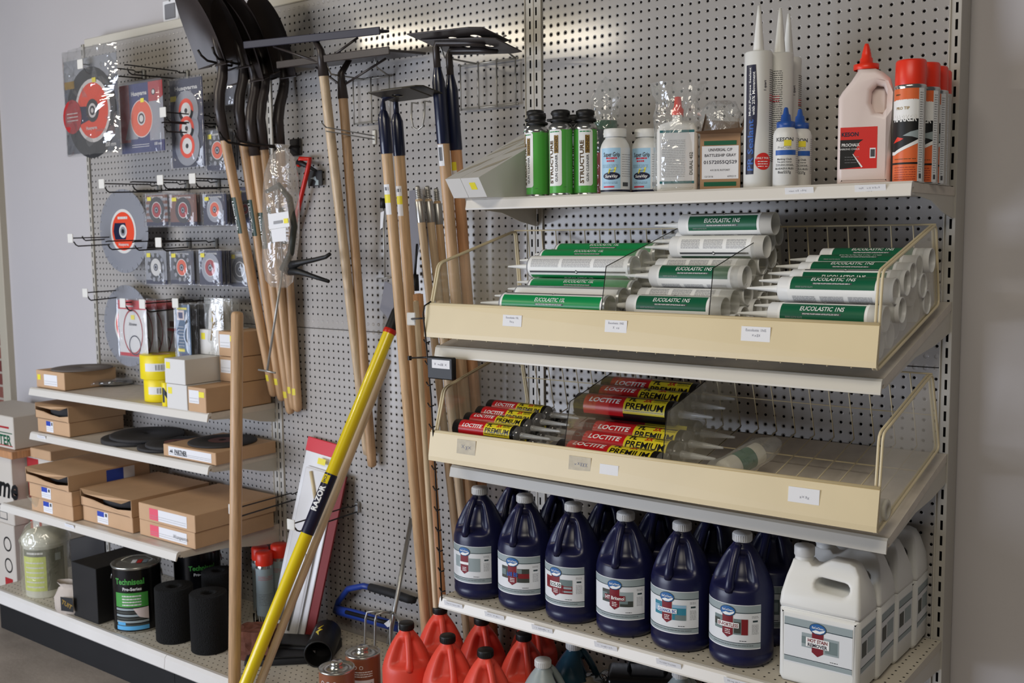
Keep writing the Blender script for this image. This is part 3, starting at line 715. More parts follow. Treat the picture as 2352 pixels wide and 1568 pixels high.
for i in range(4):
    o = fj if i == 0 else dup(fj0)
    if i == 0: fj0 = dup(fj)
    o['label'] = ['white F-style jug with the Hot Stain Remover label, front of its row', 'second white F-style jug in the row running back to the pegboard', 'third white F-style jug in the row running back to the pegboard', 'rearmost white F-style jug, against the pegboard'][i]
    o['group'] = 'white jugs'; o.location = (-.150+.006*i, -.387+.121*i*.93, ZB); o.rotation_euler = (0, 0, math.radians([0, 1, -1, 2][i]))
    l = MB()
    for sx in (1,):   # label wraps on to the side
        Ms = Matrix.Translation((.0903, 0, 0)) @ Matrix.Rotation(PI/2, 4, 'Z')
        for a in ((-.047, .047, .050, .152, 'label_white', 0), (-.047, .047, .134, .150, 'label_grey', -.0002), (-.047, .047, .053, .063, 'label_grey', -.0002), (-.047, .047, .1325, .1342, 'label_line', -.0004), (-.047, .047, .0635, .065, 'label_line', -.0004), (-.042, -.012, .085, .118, 'pic_dark', -.0004), (-.005, .04, .085, .12, 'label_grey', -.0004)): l.rect(*a, Ms)
    l.build('side_label', o)
    chem_label(o, 0, .048, ('HOT STAIN/REMOVER', .0105, 'shield_red', 'white_print', .026), [(0, 1, 0, 1, 'label_grey'), (.08, .92, .1, .85, 'pic_grey')], W=.076, flatm=Matrix.Translation((0, -.0592, 0)), side=False)
for o in (fj0,):
    for k in kids(o): bpy.data.objects.remove(k)
    bpy.data.objects.remove(o)
# orange jugs on the base deck
mat('label_navy', (28, 40, 96), .5)
og = jug('jug_orange', 'cap_black', 'jug', ha=.95)
l = MB(); mp = cylmap(.0749); l.rect(-.10, .10, .03, .118, 'label_navy', 0, map=mp); l.rect(-.10, .10, .110, .120, 'white_print', -.0003, map=mp); l.rect(-.1, .1, .05, .075, 'white_print', -.0003, map=mp); l.build('label', og)
pos = [(-1.418, -.397, 'nearest the cans at the left end of the front row'), (-1.253, -.402, 'in the middle of the front row'), (-1.100, -.420, 'dusty on top, right end of the front row'), (-1.425, -.238, 'left end of the second row, cap against the shelf edge'), (-1.262, -.235, 'in the middle of the second row, half under the shelf'), (-1.085, -.262, 'right end of the second row, under the shelf'), (-1.17, -.10, 'in the rear, deep under the shelf')]
for i, (x, y, d) in enumerate(pos):
    o = og if i == 0 else dup(og); o['label'] = 'orange-red jug, black cap, '+d; o['group'] = 'orange jugs'; o.location = (x, y, .181); o.rotation_euler = (0, 0, .1*((i*7) % 5-2)/2)
# other bottles under the blue jug shelf
mat('jug_grey', (150, 160, 160), .35); mat('jug_teal', (26, 66, 84), .25); mat('sticker_green', (120, 200, 60), .5); mat('tin', (186, 186, 180), .25, metal=.9)
gj = jug('jug_grey', 'cap_white', 'jug', 2.6); setp(gj, 'translucent grey jug with white cap at the bottom edge', 'jug', 'jugs under the blue jug shelf'); p = PX(1247, 1515, z=.47); gj.location = (p.x, p.y, .171)
tj = jug('jug_teal', 'cap_white', 'jug', 2.2); setp(tj, 'dark teal jug with a bright green price sticker', 'jug', 'jugs under the blue jug shelf'); p = PX(1318, 1482, z=.47); tj.location = (p.x, p.y, .181)
MB().rect(-.012, .012, .19, .222, 'sticker_green', -.0005, map=lambda x, z, y=0: Vector((x, -.0735+max(0, (z-.172))*.45-.003+abs(x)*.15, z))).build('price_sticker', tj).rotation_euler = (0, 0, .75)
g2 = dup(gj); setp(g2, 'grey jug with white cap under the price rail, third tag from its right', 'jug'); p = PX(1555, 1552, z=.47); g2.location = (p.x, p.y+.02, .181)
t = thing('tool_case', 'black glossy tool case with a white clasp under the blue jug shelf', 'case', (0, 0, 0)); p = PX(1475, 1530, z=.44)
t.location = (p.x, p.y+.03, .181); t.rotation_euler = (0, 0, .5)
MB().box(-.11, .11, -.06, .06, 0, .235, 'black_gloss', .012, seg=2).box(-.115, .115, -.064, .064, .17, .178, 'black', .002).build('body', t)
MB().tube([(-.05, 0, .235), (-.05, 0, .262), (.05, 0, .262), (.05, 0, .235)], .007, 'black', 8).build('handle', t)
c = MB(); c.text('W', .020, 'white_print', 0, .205, -.0645, bold=.03); c.build('clasp', t)
for i, (u, v, d) in enumerate([(1352, 1556, 'left'), (1420, 1549, 'right')]):
    t = thing('paint_can', 'round tin with a shiny lid, %s one of two below the black case' % d, 'can', group='tins under the blue jug shelf'); p = PX(u, v, z=.39); t.location = (p.x, p.y, .181)
    MB().lathe([(.052, 0), (.052, .2), (.0535, .202), (.0535, .206), (.050, .206)], 'pic_dark', 32, cap=False).build('body', t)
    MB().lathe([(.050, .206), (.046, .202), (.042, .202), (.040, .206), (.018, .206), (.018, .214), (.001, .215)], 'tin', 32, cap=False).build('lid', t)
# ================================================================== RIGHT BAY: top shelf goods
ZT = 1.7205
mat('can_green', (88, 172, 76), .22, spec=.6); mat('can_silver', (190, 190, 186), .2, metal=.9); mat('gold_print', (150, 118, 40), .4); mat('sb_brown', (84, 60, 24), .5)
mat('bottle_white', (222, 222, 218), .4); mat('label_sky', (166, 204, 228), .4); mat('sticker_yellow', (236, 222, 60), .5); mat('pink_red', (206, 40, 60), .5); mat('navy', (22, 24, 52), .4)
mat('carton', (166, 130, 96), .75, var=.08, vscale=9); mat('carton_dark', (134, 102, 74), .8, var=.08, vscale=9); mat('carton_edge', (190, 156, 120), .8)
mat('box_white', (216, 214, 210), .55); mat('red_cap', (234, 56, 34), .35); mat('orange_label', (226, 110, 62), .3); mat('chalk_pink', (222, 206, 200), .4); mat('label_red', (214, 40, 34), .4)
mat('blue_cap', (44, 84, 160), .35); mat('sealant_blue', (30, 48, 140), .4)
def foam_can():
    t = thing('spray_can', '', 'can'); R = .0292; t.scale = (1.1, 1.1, 1.14)
    MB().lathe([(R-.004, 0), (R, .001), (R, .005), (R-.0012, .008)], 'can_silver', 28).lathe([(R-.001, .008), (R-.001, .152)], 'can_green', 28, cap=False).lathe([(R-.001, .152), (R, .154), (R, .158), (R-.003, .163), (.020, .168), (.020, .172)], 'can_silver', 28).build('body', t)
    MB().lathe([(.026, .171), (.027, .173), (.027, .176), (.0205, .179), (.0205, .185), (.0225, .187), (.0225, .195), (.017, .198), (.0001, .198)], 'cap_black', 24, cap=False).box(-.038, -.012, -.006, .006, .174, .180, 'cap_black', .002).build('cap', t)
    mp = cylmap(R-.0006); l = MB()
    pts = [(-.018, .024)]+arc(.012, .030, .006, -90, 0, 4)+arc(.012, .146, .006, 0, 90, 4)+[(-.018, .152)]
    l.poly(pts, 'white_print', 0, map=mp)
    l.text('STRUCTURE', .0098, 'sb_brown', -.0095, .078, -.0006, map=mp, rot=PI/2, bold=.03, wid=.098)
    l.rect(-.001, .0098, .098, .139, 'sb_brown', -.0004, map=mp); l.rect(-.0002, .009, .0988, .1382, 'gold_print', -.0006, map=mp)
    l.text('BOND', .0072, 'sb_brown', .0044, .1185, -.0008, map=mp, rot=PI/2, bold=.03, wid=.036)
    l.text('GUN CLEANER', .0062, 'print_dark', .0046, .064, -.0006, map=mp, rot=PI/2, bold=.015, wid=.062)
    lines(l, -.014, .012, .148, 1, .003, 'green_leaf', -.0006, mp, .0022); lines(l, .022, .03, .022, 1, .003, 'print_dark', -.0004, mp)
    l.build('label', t); return t
fc = foam_can()
for i, (u, y, ang, d) in enumerate([(1235, -.262, -22, 'left of the pair in front'), (1289, -.285, 2, 'right of the pair in front, name in full view'), (1345, -.245, 34, 'beside the white bottles, label turned to the right'), (1231, -.175, -35, 'taller-looking, behind the leftmost can'), (1320, -.165, 50, 'mostly hidden between the two right-hand cans')]):
    o = fc if i == 0 else dup(fc); o['label'] = 'green foam gun cleaner can, '+d; o['group'] = 'green gun cleaner cans'
    o.location = (PX(u, 440, y=y).x, y, ZT+(.022 if i == 3 else 0)); o.rotation_euler = (0, 0, math.radians(ang))
# the rear can stands on a low tin
p = MB().lathe([(.030, 0), (.031, .002), (.031, .019), (.030, .0215)], 'can_silver', 24).build('tin', loc=(PX(1231, 440, y=-.175).x, -.175, ZT)); setp(p, 'flat silver tin under the rear green can', 'tin')
# wedge dispenser cartons
def wedge(u, wd, label):
    x = PX(u, 425, y=-.42).x
    t = thing('dispenser_box', label, 'box', (x, 0, ZT), group='white dispenser boxes')
    b = MB(); pr = [(-.40, .0022), (-.435, .052), (-.06, .205), (-.05, .0022)]
    vs = [(q, y, z) for q in (0, wd) for y, z in pr]
    b.add(vs, [(0, 1, 2, 3), (7, 6, 5, 4), (0, 4, 5, 1), (1, 5, 6, 2), (2, 6, 7, 3), (3, 7, 4, 0)], 'box_white'); b.build('body', t)
    s = MB(); sl = (.205-.052)/.375
    for k in (.1, .45, .62): 
        y0 = -.435+.375*k; s.add([(wd*.15, y0, .0525+(y0+.435)*sl), (wd*.3, y0+.05, .0525+(y0+.485)*sl), (wd*.9, y0+.12, .0525+(y0+.555)*sl), (wd*.75, y0+.06, .0525+(y0+.495)*sl)], [(0, 1, 2, 3)], 'trim_beige')
    s.build('tear_slots', t)
    return t
wedge(1031, .052, 'white wedge-shaped dispenser box at the far left end of the top shelf')
t = wedge(1066, .062, 'white wedge-shaped dispenser box with a yellow price sticker, beside the green cans')
MB().add([(.022, -.4145, .022), (.042, -.4145, .022), (.042, -.427, .040), (.022, -.427, .040)], [(0, 1, 2, 3)], 'sticker_yellow').build('price_sticker', t)
# white wide-mouth bottles
def wide_bottle():
    t = thing('bottle', '', 'bottle'); R = .0375
    MB().lathe([(R-.004, 0), (R, .003), (R, .118), (R-.003, .128), (R-.009, .138), (.025, .142), (.025, .147)], 'bottle_white', 32).build('body', t)
    MB().lathe([(.0285, .145), (.0295, .147), (.0295, .163), (.028, .166), (.0001, .166)], 'bottle_white', 30, cap=False).build('cap', t)
    mp = cylmap(R+.0003); l = MB(); l.rect(-.105, .105, .012, .117, 'label_white', 0, map=mp); l.rect(-.034, .020, .014, .116, 'label_sky', -.0003, map=mp)
    l.rect(-.105, .105, .007, .012, 'navy', -.0002, map=mp)
    l.text('Super Grip', .011, 'print_dark', -.004, .100, -.0007, map=mp, bold=.02, wid=.044); lines(l, -.018, .012, .0925, 1, .006, 'pink_red', -.0007, mp, .004); lines(l, -.016, .004, .0855, 1, .006, 'pink_red', -.0007, mp, .004)
    lines(l, -.03, .014, .074, 3, .003, 'print_dark', -.0006, mp); l.disc(.023, 'navy', -.0007, -.004, .046, sz=.42, map=mp); l.text('SureVisy', .0075, 'white_print', -.004, .046, -.001, map=mp, shear=.25, bold=.02, wid=.034)
    l.rect(-.026, .004, .017, .021, 'pink_red', -.0006, map=mp); lines(l, -.026, .012, .031, 2, .003, 'navy', -.0006, mp); lines(l, .024, .06, .1, 10, .006, 'print_grey', -.0004, mp, .0012); l.rect(.026, .044, .02, .03, 'print_dark', -.0005, map=mp)
    l.add([mp(a, b, -.0012) for a, b in ((-.012, .052), (.006, .056), (.009, .068), (-.009, .064))], [(0, 1, 2, 3)], 'sticker_yellow'); l.text('PRICE', .004, 'print_dark', -.0015, .060, -.0016, map=mp, rot=.25)
    l.build('label', t); return t
wb = wide_bottle()
for i, (u, y, ang, d) in enumerate([(1413, -.275, 22, 'larger-looking left one of the pair'), (1484, -.215, 16, 'right one of the pair, beside the bagged jug')]):
    o = wb if i == 0 else dup(wb); o['label'] = 'white bottle with sky-blue Super Grip label, '+d; o['group'] = 'white additive bottles'; o.location = (PX(u, 435, y=y).x, y, ZT); o.rotation_euler = (0, 0, math.radians(ang))
# bagged bottle behind
t = thing('bagged_bottle', 'green-capped bottle in a tall twisted clear bag behind the white bottles', 'bottle', (PX(1392, 430, y=-.13).x, -.13, ZT))
MB().lathe([(.032, 0), (.034, .004), (.034, .12)], 'pink_red', 24).lathe([(.034, .12), (.034, .155), (.026, .165), (.026, .185)], 'navy', 24).build('body', t)
MB().lathe([(.031, .182), (.031, .206), (.0001, .208)], 'green_dark', 24, cap=False).build('cap', t)
MB().lathe([(.037, 0), (.038, .17), (.036, .22), (.042, .27), (.026, .295), (.008, .318), (.001, .325)], 'bag_film', 28, cap=False, fn=bagfn(.05, 8)).build('bag', t)
# bagged DURAL jug
mat('teal_print', (30, 104, 110), .5)
t = thing('bagged_jug', 'white two-part jug kit wrapped in a clear plastic bag', 'jug', (PX(1556, 430, y=-.235).x, -.235, ZT), (0, 0, .45))
b = solid2d([[(-.048, 0), (.048, 0), (.05, .01), (.05, .15), (.042, .17), (.012, .176), (.012, .19), (-.012, .19), (-.012, .176), (-.042, .168), (-.05, .15), (-.05, .01)]], .075, .012, 3)
MB().bm(b, 'bottle_white', True).build('body', t)
MB().lathe([(.014, .188), (.015, .205), (.010, .212), (.008, .236), (.0001, .238)], 'red_cap', 18, cap=False).build('cap', t)
l = MB(); Ms = Matrix.Translation((0, -.0385, 0)); l.rect(-.042, .042, .022, .152, 'label_white', 0, Ms); l.rect(-.042, .042, .146, .152, 'teal_print', -.0004, Ms); l.rect(-.042, .042, .022, .028, 'teal_print', -.0004, Ms); lines(l, -.036, .02, .128, 22, .0042, 'print_grey', -.0005, h=.0011, M=Ms)
l.text('DURAL 452', .008, 'label_line', .034, .07, -.0006, M=Ms, rot=PI/2, bold=.015); l.build('label', t)
MB().lathe([(.052, .001), (.060, .01), (.061, .12), (.058, .19), (.05, .225), (.062, .25), (.07, .27)], 'bag_film', 36, cap=False, fn=lambda P_, a: bagfn(.07, 5)(Vector((P_.x, P_.y*.78, P_.z)), a)).build('bag', t)
# open carton
t = thing('carton', 'small open brown carton with white lot label reading Battleship Gray', 'box', (PX(1655, 428, y=-.235).x, -.235, ZT), (0, 0, .42)); h = .135
b = MB(); 
for a in ((-.047, .047, -.047, -.045, 0, h), (-.047, .047, .045, .047, 0, h), (-.047, -.045, -.045, .045, 0, h), (.045, .047, -.045, .045, 0, h), (-.045, .045, -.045, .045, 0, .002)): b.box(*a, 'carton')
b.build('body', t)
f = MB(); f.add([(-.047, -.046, h), (.047, -.046, h), (.058, -.082, h+.010), (-.058, -.080, h+.003)], [(0, 1, 2, 3)], 'carton_dark').add([(-.047, .046, h), (.047, .046, h), (.042, .066, h+.038), (-.042, .062, h+.044)], [(0, 1, 2, 3)], 'carton_dark').add([(.046, -.046, h), (.046, .046, h), (.058, .04, h+.042), (.056, -.04, h+.046)], [(0, 1, 2, 3)], 'carton').add([(-.046, -.046, h), (-.046, .046, h), (-.036, .04, h+.045), (-.036, -.03, h+.05)], [(0, 1, 2, 3)], 'carton_dark')
f.build('flaps', t)
l = MB(); Ms = Matrix.Translation((0, -.0475, 0)); l.rect(-.043, .043, .028, .106, 'paper', 0, Ms)
for s_, hh, z, wd in (('UNIVERSAL C/P', .0068, .097, .056), ('BATTLESHIP GRAY', .0068, .084, .074), ('01572055Q529', .0082, .068, .078), ('4 X 32 FL ROTOKIT', .004, .049, .046)): l.text(s_, hh, 'ink', 0, z, -.0005, M=Ms, bold=.01, wid=wd)
l.text('12/13/16', .0042, 'ink', -.027, .034, -.0005, M=Ms); l.text('6592213', .0042, 'ink', .027, .034, -.0005, M=Ms)
for z in (.016, .113): l.rect(-.038, .038, z-.005, z+.005, 'green_dark', -.0003, Ms)
l.build('lot_label', t)
MB().lathe([(.03, .06), (.04, .11), (.042, .15), (.05, .19), (.03, .215), (.012, .205)], 'bag_film', 26, cap=False, fn=bagfn(.16, 2)).build('liner_bag', t)
# quart sealant cartridges
def quart():
    t = thing('sealant_cartridge', '', 'sealant tube'); R = .0318
    MB().lathe([(R-.001, 0), (R, .001), (R, .312), (R-.002, .315), (.0001, .315)], 'bottle_white', 30).build('body', t)
    MB().lathe([(.013, .315), (.012, .33), (.006, .395), (.0035, .42), (.0001, .42)], 'nozzle_white', 18, cap=False).build('nozzle', t)
    mp = cylmap(R+.0003); l = MB(); 
    pts = [(-.030, .034), (-.008, .034), (-.006, .10), (-.001, .15), (.0, .2), (-.003, .26), (-.0045, .283), (-.030, .283)]
    l.poly(pts, 'navy', -.0002, map=mp)
    l.text('PR Sealant', .0145, 'brand_blue', -.0165, .100, -.0006, map=mp, rot=PI/2, bold=.02, wid=.118)
    l.text('Multi-Purpose Sealant', .0055, 'white_print', -.0185, .222, -.0006, map=mp, rot=PI/2, bold=.01, wid=.11)
    l.text('with 25% Movement', .0066, 'white_print', -.0095, .218, -.0006, map=mp, rot=PI/2, bold=.015, wid=.098)
    l.text('1 quart', .006, 'navy', .0165, .235, -.0006, map=mp, rot=PI/2, bold=.01); lines(l, -.001, .0, .27, 1, .003, 'print_grey', -.0004, mp)
    l.disc(.0195, 'label_red', -.0006, .015, .063, map=mp); l.text('ONLY FOR', .0046, 'white_print', .013, .0705, -.001, map=mp, bold=.02); lines(l, .002, .026, .0635, 3, .0055, 'white_print', -.001, mp, .0018)
    lines(l, .03, .062, .272, 44, .0048, 'print_dark', -.0004, mp, .0014); lines(l, .03, .055, .215, 3, .006, 'pink_red', -.0005, mp, .002)
    l.build('label', t); return t
qt = quart()
for i, (u, y, ang, d) in enumerate([(1739, -.270, 22, 'front one with a red round sticker'), (1787, -.215, -75, 'middle one, fine print turned forward'), (1806, -.140, 20, 'rear one, half hidden')]):
    o = qt if i == 0 else dup(qt); o['label'] = 'tall white quart sealant cartridge, '+d; o['group'] = 'quart sealant cartridges'; o.location = (PX(u, 425, y=y).x, y, ZT); o.rotation_euler = (0, 0, math.radians(ang))
# marking chalk squeeze bottles
def chalk():
    t = thing('chalk_bottle', '', 'bottle'); R = .0275
    MB().lathe([(R-.003, 0), (R, .002), (R, .118), (R-.003, .128), (.018, .135), (.016, .137)], 'bottle_white', 28).build('body', t)
    MB().lathe([(.0195, .134), (.0205, .136), (.0205, .147), (.012, .149), (.010, .163), (.007, .165), (.0045, .178), (.0025, .180)], 'blue_cap', 20).build('cap', t)
    mp = cylmap(R+.0003); l = MB(); l.text('KESON', .0085, 'print_dark', -.003, .107, -.0003, map=mp, bold=.02, wid=.04); l.rect(-.025, .025, .072, .083, 'brand_blue', -.0002, map=mp)
    l.text('ProChalk', .006, 'print_grey', -.003, .089, -.0004, map=mp)
    for s_, z in (('Marking Chalk', .063), ('Tiza para marcar', .057), ('Craie pour marquer', .051)): l.text(s_, .0042 if z > .06 else .0036, 'print_dark', -.003, z, -.0003, map=mp, bold=.01)
    l.rect(-.024, .02, .0475, .048, 'print_dark', -.0003, map=mp); l.text('BLUE/AZUL/BLEU', .0042, 'print_dark', -.003, .042, -.0003, map=mp, bold=.015); l.text('8oz/227g', .0058, 'print_dark', -.003, .034, -.0003, map=mp, bold=.015); lines(l, .026, .04, .11, 18, .0045, 'print_grey', -.0003, mp, .001)
    l.rect(-.004, .012, .092, .105, 'sticker_yellow', -.0008, map=mp); l.build('label', t); return t
ck = chalk()
for i, (u, y, ang, d) in enumerate([(1803, -.300, 24, 'front one with a yellow price sticker'), (1835, -.248, 26, 'rear one, half hidden')]):
    o = ck if i == 0 else dup(ck); o['label'] = 'small white Keson chalk bottle with blue nozzle cap, '+d; o['label'] = o['label'].replace('Keson ', ''); o['group'] = 'small chalk bottles'; o.location = (PX(u, 420, y=y).x, y, ZT); o.rotation_euler = (0, 0, math.radians(ang))
# big pro chalk jug
t = thing('chalk_jug', 'pinkish white chalk jug with red spout and red label', 'jug', (PX(1984, 413, y=-.245).x, -.245, ZT), (0, 0, .30))
out = [(-.056, .004), (-.05, 0), (.05, 0), (.056, .004), (.056, .165), (.058, .205), (.052, .228), (.036, .243), (.02, .251), (-.014, .251), (-.03, .226), (-.048, .204), (-.056, .19)]
hole = [(.012, .178), (.02, .158), (.036, .153), (.044, .165), (.045, .195), (.038, .212), (.024, .215), (.014, .203)]
b = MB(); b.bm(solid2d([out, hole[::-1]], .075, .012, 3), 'chalk_pink', True)
b.lathe([(.018, .245), (.018, .257)], 'chalk_pink', 20, Matrix.Translation((.0, 0, 0))); b.build('body', t)
MB().box(.008, .046, -.012, .014, .152, .214, 'chalk_pink', .006).build('handle_recess', t)
MB().lathe([(.026, .252), (.027, .254), (.027, .264), (.014, .267), (.0135, .277), (.011, .279), (.010, .287), (.006, .303), (.004, .309), (.0001, .310)], 'red_cap', 24, cap=False).build('spout_cap', t)
l = MB(); Ms = Matrix.Translation((-.010, -.0379, 0)); l.rect(-.040, .037, .036, .126, 'label_red', 0, Ms); l.poly([(-.040, .036), (.005, .040), (-.012, .068), (.0, .093), (.008, .099), (-.040, .099)], 'black', -.0004, Ms)
l.text('KESON', .0088, 'navy', -.020, .111, -.0005, M=Ms, bold=.03, wid=.036); l.text('PROCHALK', .0068, 'white_print', -.018, .088, -.0007, M=Ms, bold=.02, wid=.038); l.text('MARKING CHALK', .004, 'white_print', -.021, .079, -.0007, M=Ms); l.rect(.022, .034, .058, .08, 'paper', -.0004, Ms); l.rect(.0235, .0325, .061, .077, 'print_dark', -.0006, Ms); lines(l, -.03, .0, .062, 3, .006, 'print_grey', -.0007, M=Ms); l.poly([(-.014, .068), (-.0125, .068), (.008, .04), (.005, .038)], 'white_print', -.0006, Ms); l.build('label', t)
# marking paint
def marker():
    t = thing('marking_paint_can', '', 'can'); R = .0328
    MB().lathe([(R-.003, 0), (R, .001), (R, .003), (R-.0008, .005), (R-.0008, .200), (R, .202), (R, .206), (R-.002, .208)], 'can_silver', 32).build('body', t)
    MB().lathe([(R-.0015, .2065), (R-.001, .209), (R-.0015, .256), (R-.004, .260), (.0001, .261)], 'red_cap', 32, cap=False).build('cap', t)
    mp = cylmap(R-.0003); l = MB(); l.rect(-.066, .022, .004, .199, 'orange_label', 0, map=mp); l.rect(.022, .036, .004, .199, 'label_white', 0, map=mp)
    l.rect(-.066, .022, .130, .175, 'white_print', -.0003, map=mp)
    l.poly([(-.066, .07), (-.03, .066), (.0, .078), (.022, .086), (.022, .135), (-.066, .135)], 'black', -.0005, map=mp); l.poly([(-.066, .062), (-.03, .06), (.0, .074), (.022, .084), (.022, .092), (.0, .081), (-.03, .067), (-.066, .069)], 'white_print', -.0007, map=mp)
    l.poly([(-.01, .10), (.006, .108), (.022, .112), (.022, .094), (.008, .098)], 'label_grey', -.0008, map=mp); l.poly([(-.035, .085), (-.015, .09), (-.008, .094), (-.022, .098)], 'red_cap', -.0008, map=mp)
    l.text('MARKER', .0135, 'white_print', -.008, .137, -.0009, map=mp, bold=.035, wid=.052); l.text('PRO TIP', .006, 'gold_print', -.012, .158, -.0006, map=mp, bold=.02); lines(l, -.03, .018, .176, 1, .003, 'white_print', -.0004, mp, .0014); lines(l, -.03, -.018, .188, 1, .003, 'sb_brown', -.0004, mp, .003)
    l.rect(-.066, .022, .040, .044, 'black', -.0004, map=mp); lines(l, -.03, .018, .052, 1, .004, 'sb_brown', -.0004, mp, .0014); lines(l, -.03, .018, .034, 6, .005, 'shield_red', -.0004, mp, .001)
    l.rect(.026, .032, .01, .02, 'print_dark', -.0004, map=mp); lines(l, .025, .033, .19, 34, .005, 'print_dark', -.0004, mp, .001); l.build('label', t); return t
mk = marker()
for i, (u, y, ang) in enumerate([(2086, -.262, 4), (2118, -.195, 6), (2137, -.128, 3), (2146, -.061, 0)]):
    o = mk if i == 0 else dup(mk); o['label'] = 'orange marking paint can with red cap, '+['front of the row', 'second in the row', 'third in the row', 'rearmost, touching the pegboard'][i]; o['group'] = 'orange marking paint cans'; o.location = (PX(u, 410, y=y).x, y, ZT); o.rotation_euler = (0, 0, math.radians(ang+6))
# ================================================================== MIDDLE BAY: hung and leaning tools
def wood_mat(name, rgb, var=.22):
    m = mat(name, rgb, .42, var=var, vscale=22, stretch=(7, 7, .5), bump=.03, bscale=60); return m
wood_mat('wood_ash', (208, 174, 134)); wood_mat('wood_tan', (194, 158, 120)); wood_mat('wood_pale', (206, 182, 150)); wood_mat('wood_orange', (198, 146, 104))
mat('steel_black', (58, 51, 49), .36, metal=.1, var=.2, vscale=12); mat('steel_blue', (22, 28, 54), .3, coat=.3); mat('bar_blue', (46, 44, 56), .55); mat('trowel_steel', (112, 110, 116), .5); mat('steel_olive', (58, 54, 46), .45, metal=.3)
mat('chrome', (168, 166, 160), .35, metal=.5); mat('pole_yellow', (232, 206, 28), .25, coat=.4); mat('pole_navy', (30, 30, 52), .3); mat('sticker_green2', (20, 54, 38), .4)
mat('red_paint', (196, 34, 22), .35); mat('hook_black', (38, 34, 32), .4, metal=.5); mat('tag_white', (222, 220, 214), .5)
def shovel_blade(m):
    """pointed blade, +z to the tip, hollow facing -y"""
    b = MB(); L, W = .295, .108; nu, nv = 12, 14; vs = []
    for side in (0, 1):
        for j in range(nv+1):
            t = j/nv; w = W*(1.0 if t < .30 else math.sqrt(max(0, 1-((t-.30)/.70)**2.1)))*(1-.05*t)
            if j == nv: w = .004
            for i in range(nu+1):
                s = -1+2*i/nu; x = s*w
                y = -.034*(s*w/W)**2 + .02*math.sin(t*PI*.9) - .012*t*t + (.016*math.exp(-(s*3.2)**2)*max(0, 1-t*2.0)) + (.0018 if side else 0)
                vs.append((x, y, t*L))
    n1 = (nu+1)*(nv+1); fs = []
    for side in (0, 1):
        for j in range(nv):
            for i in range(nu):
                a = side*n1+j*(nu+1)+i; f = (a, a+1, a+nu+2, a+nu+1); fs.append(f if side else f[::-1])
    b.add(vs, fs, m, True)
    b.box(-W, -.022, -.034, -.006, -.0015, .0015, m); b.box(.022, W, -.034, -.006, -.0015, .0015, m)
    return b
def tagged_M(o, p, q): o.matrix_world = aim(p, q); return o
def shovel(first=None):
    t = thing('shovel', '', 'shovel')
    MB().lathe([(.006, 0), (.012, .003), (.0165, .012), (.0178, .03), (.0178, .955), (.0172, 1.0)], 'wood_tan', 18).build('handle', t)
    pts = [(0, 0, .95), (0, 0, 1.06), (0, .012, 1.11), (0, .033, 1.16), (0, .042, 1.195), (0, .041, 1.23), (0, .036, 1.26), (0, .03, 1.33)]
    s = MB(); s.tube(pts, [.0195, .0198, .0195, .0185, .0175, .016, .014, .006], 'steel_black', 14)
    for z in (1.0, 1.04): s.lathe([(.0045, -.021), (.0045, .021)], 'dark_steel', 8, M=Matrix.Translation((0, 0, z)) @ Matrix.Rotation(PI/2, 4, 'X'))
    s.build('socket', t)
    bl = shovel_blade('steel_black').build('blade', t); bl.matrix_local = Matrix.Translation((0, .034, 1.212)) @ Matrix.Rotation(math.radians(19), 4, 'X')
    l = MB(); mp = cylmap(.0181)
    l.rect(-.017, .017, .62, .75, 'sticker_green2', 0, map=mp); l.text('UnionTools', .0125, 'white_print', 0, .685, -.0005, map=mp, rot=-PI/2, bold=.025, wid=.105); l.build('sticker', t)
    y = MB(); y.rect(-.011, .011, .065, .09, 'sticker_yellow', 0, map=mp); y.build('price_sticker', t)
    return t
sv = shovel()
SH = [((630, 910), -.05, (517, 318), 'nearest the viewer'), ((648, 920), -.04, (560, 330), 'second from the viewer'), ((668, 950), -.03, (583, 335), 'third, handle half hidden'), ((676, 940), -.028, (604, 330), 'fourth, mostly hidden behind the others'), ((684, 945), -.026, (640, 300), 'closest to the pegboard')]
for i, (bp, yb, tp, d) in enumerate(SH):
    o = sv if i == 0 else dup(sv); b = PX(*bp, y=yb); q = PX(*tp, x=b.x)
    o['label'] = 'hung round-point shovel with black blade up, '+d; o['group'] = 'hanging shovels'
    o.matrix_world = aim(b, q) @ Matrix.Rotation(math.radians([-12, -8, -5, -4, 0][i]), 4, 'Z')
# hook rail carrying the shovels
def hook(base, out, m='hook_black', r=.003, rise=.02):
    return [(base[0], base[1], base[2]), (base[0], base[1]-out*.4, base[2]), (base[0], base[1]-out*.85, base[2]+.004), (base[0], base[1]-out*.97, base[2]+rise*.6), (base[0], base[1]-out, base[2]+rise)]
for (u, v, d) in ((560, 160, 'behind the shovel blades'), (607, 338, 'under the shovel sockets')):
    p = PX(u+70, v, y=-.01); t = thing('tool_hook', 'black double-pronged tool hook on the pegboard %s' % d, 'hook', p, group='black tool hooks')
    m = MB(); m.box(-.03, .03, .0, .008, -.03, .03, 'hook_black', .003)
    m.build('back_plate', t)
    for sx in (-1, 1):
        k = MB(); k.tube([(sx*.026, 0, 0), (sx*.026, -.12, -.004), (sx*.026, -.2, -.004), (sx*.03, -.27, .002), (sx*.036, -.29, .018), (sx*.040, -.30, .036)], .0042, 'hook_black', 8); k.build('prong', t)
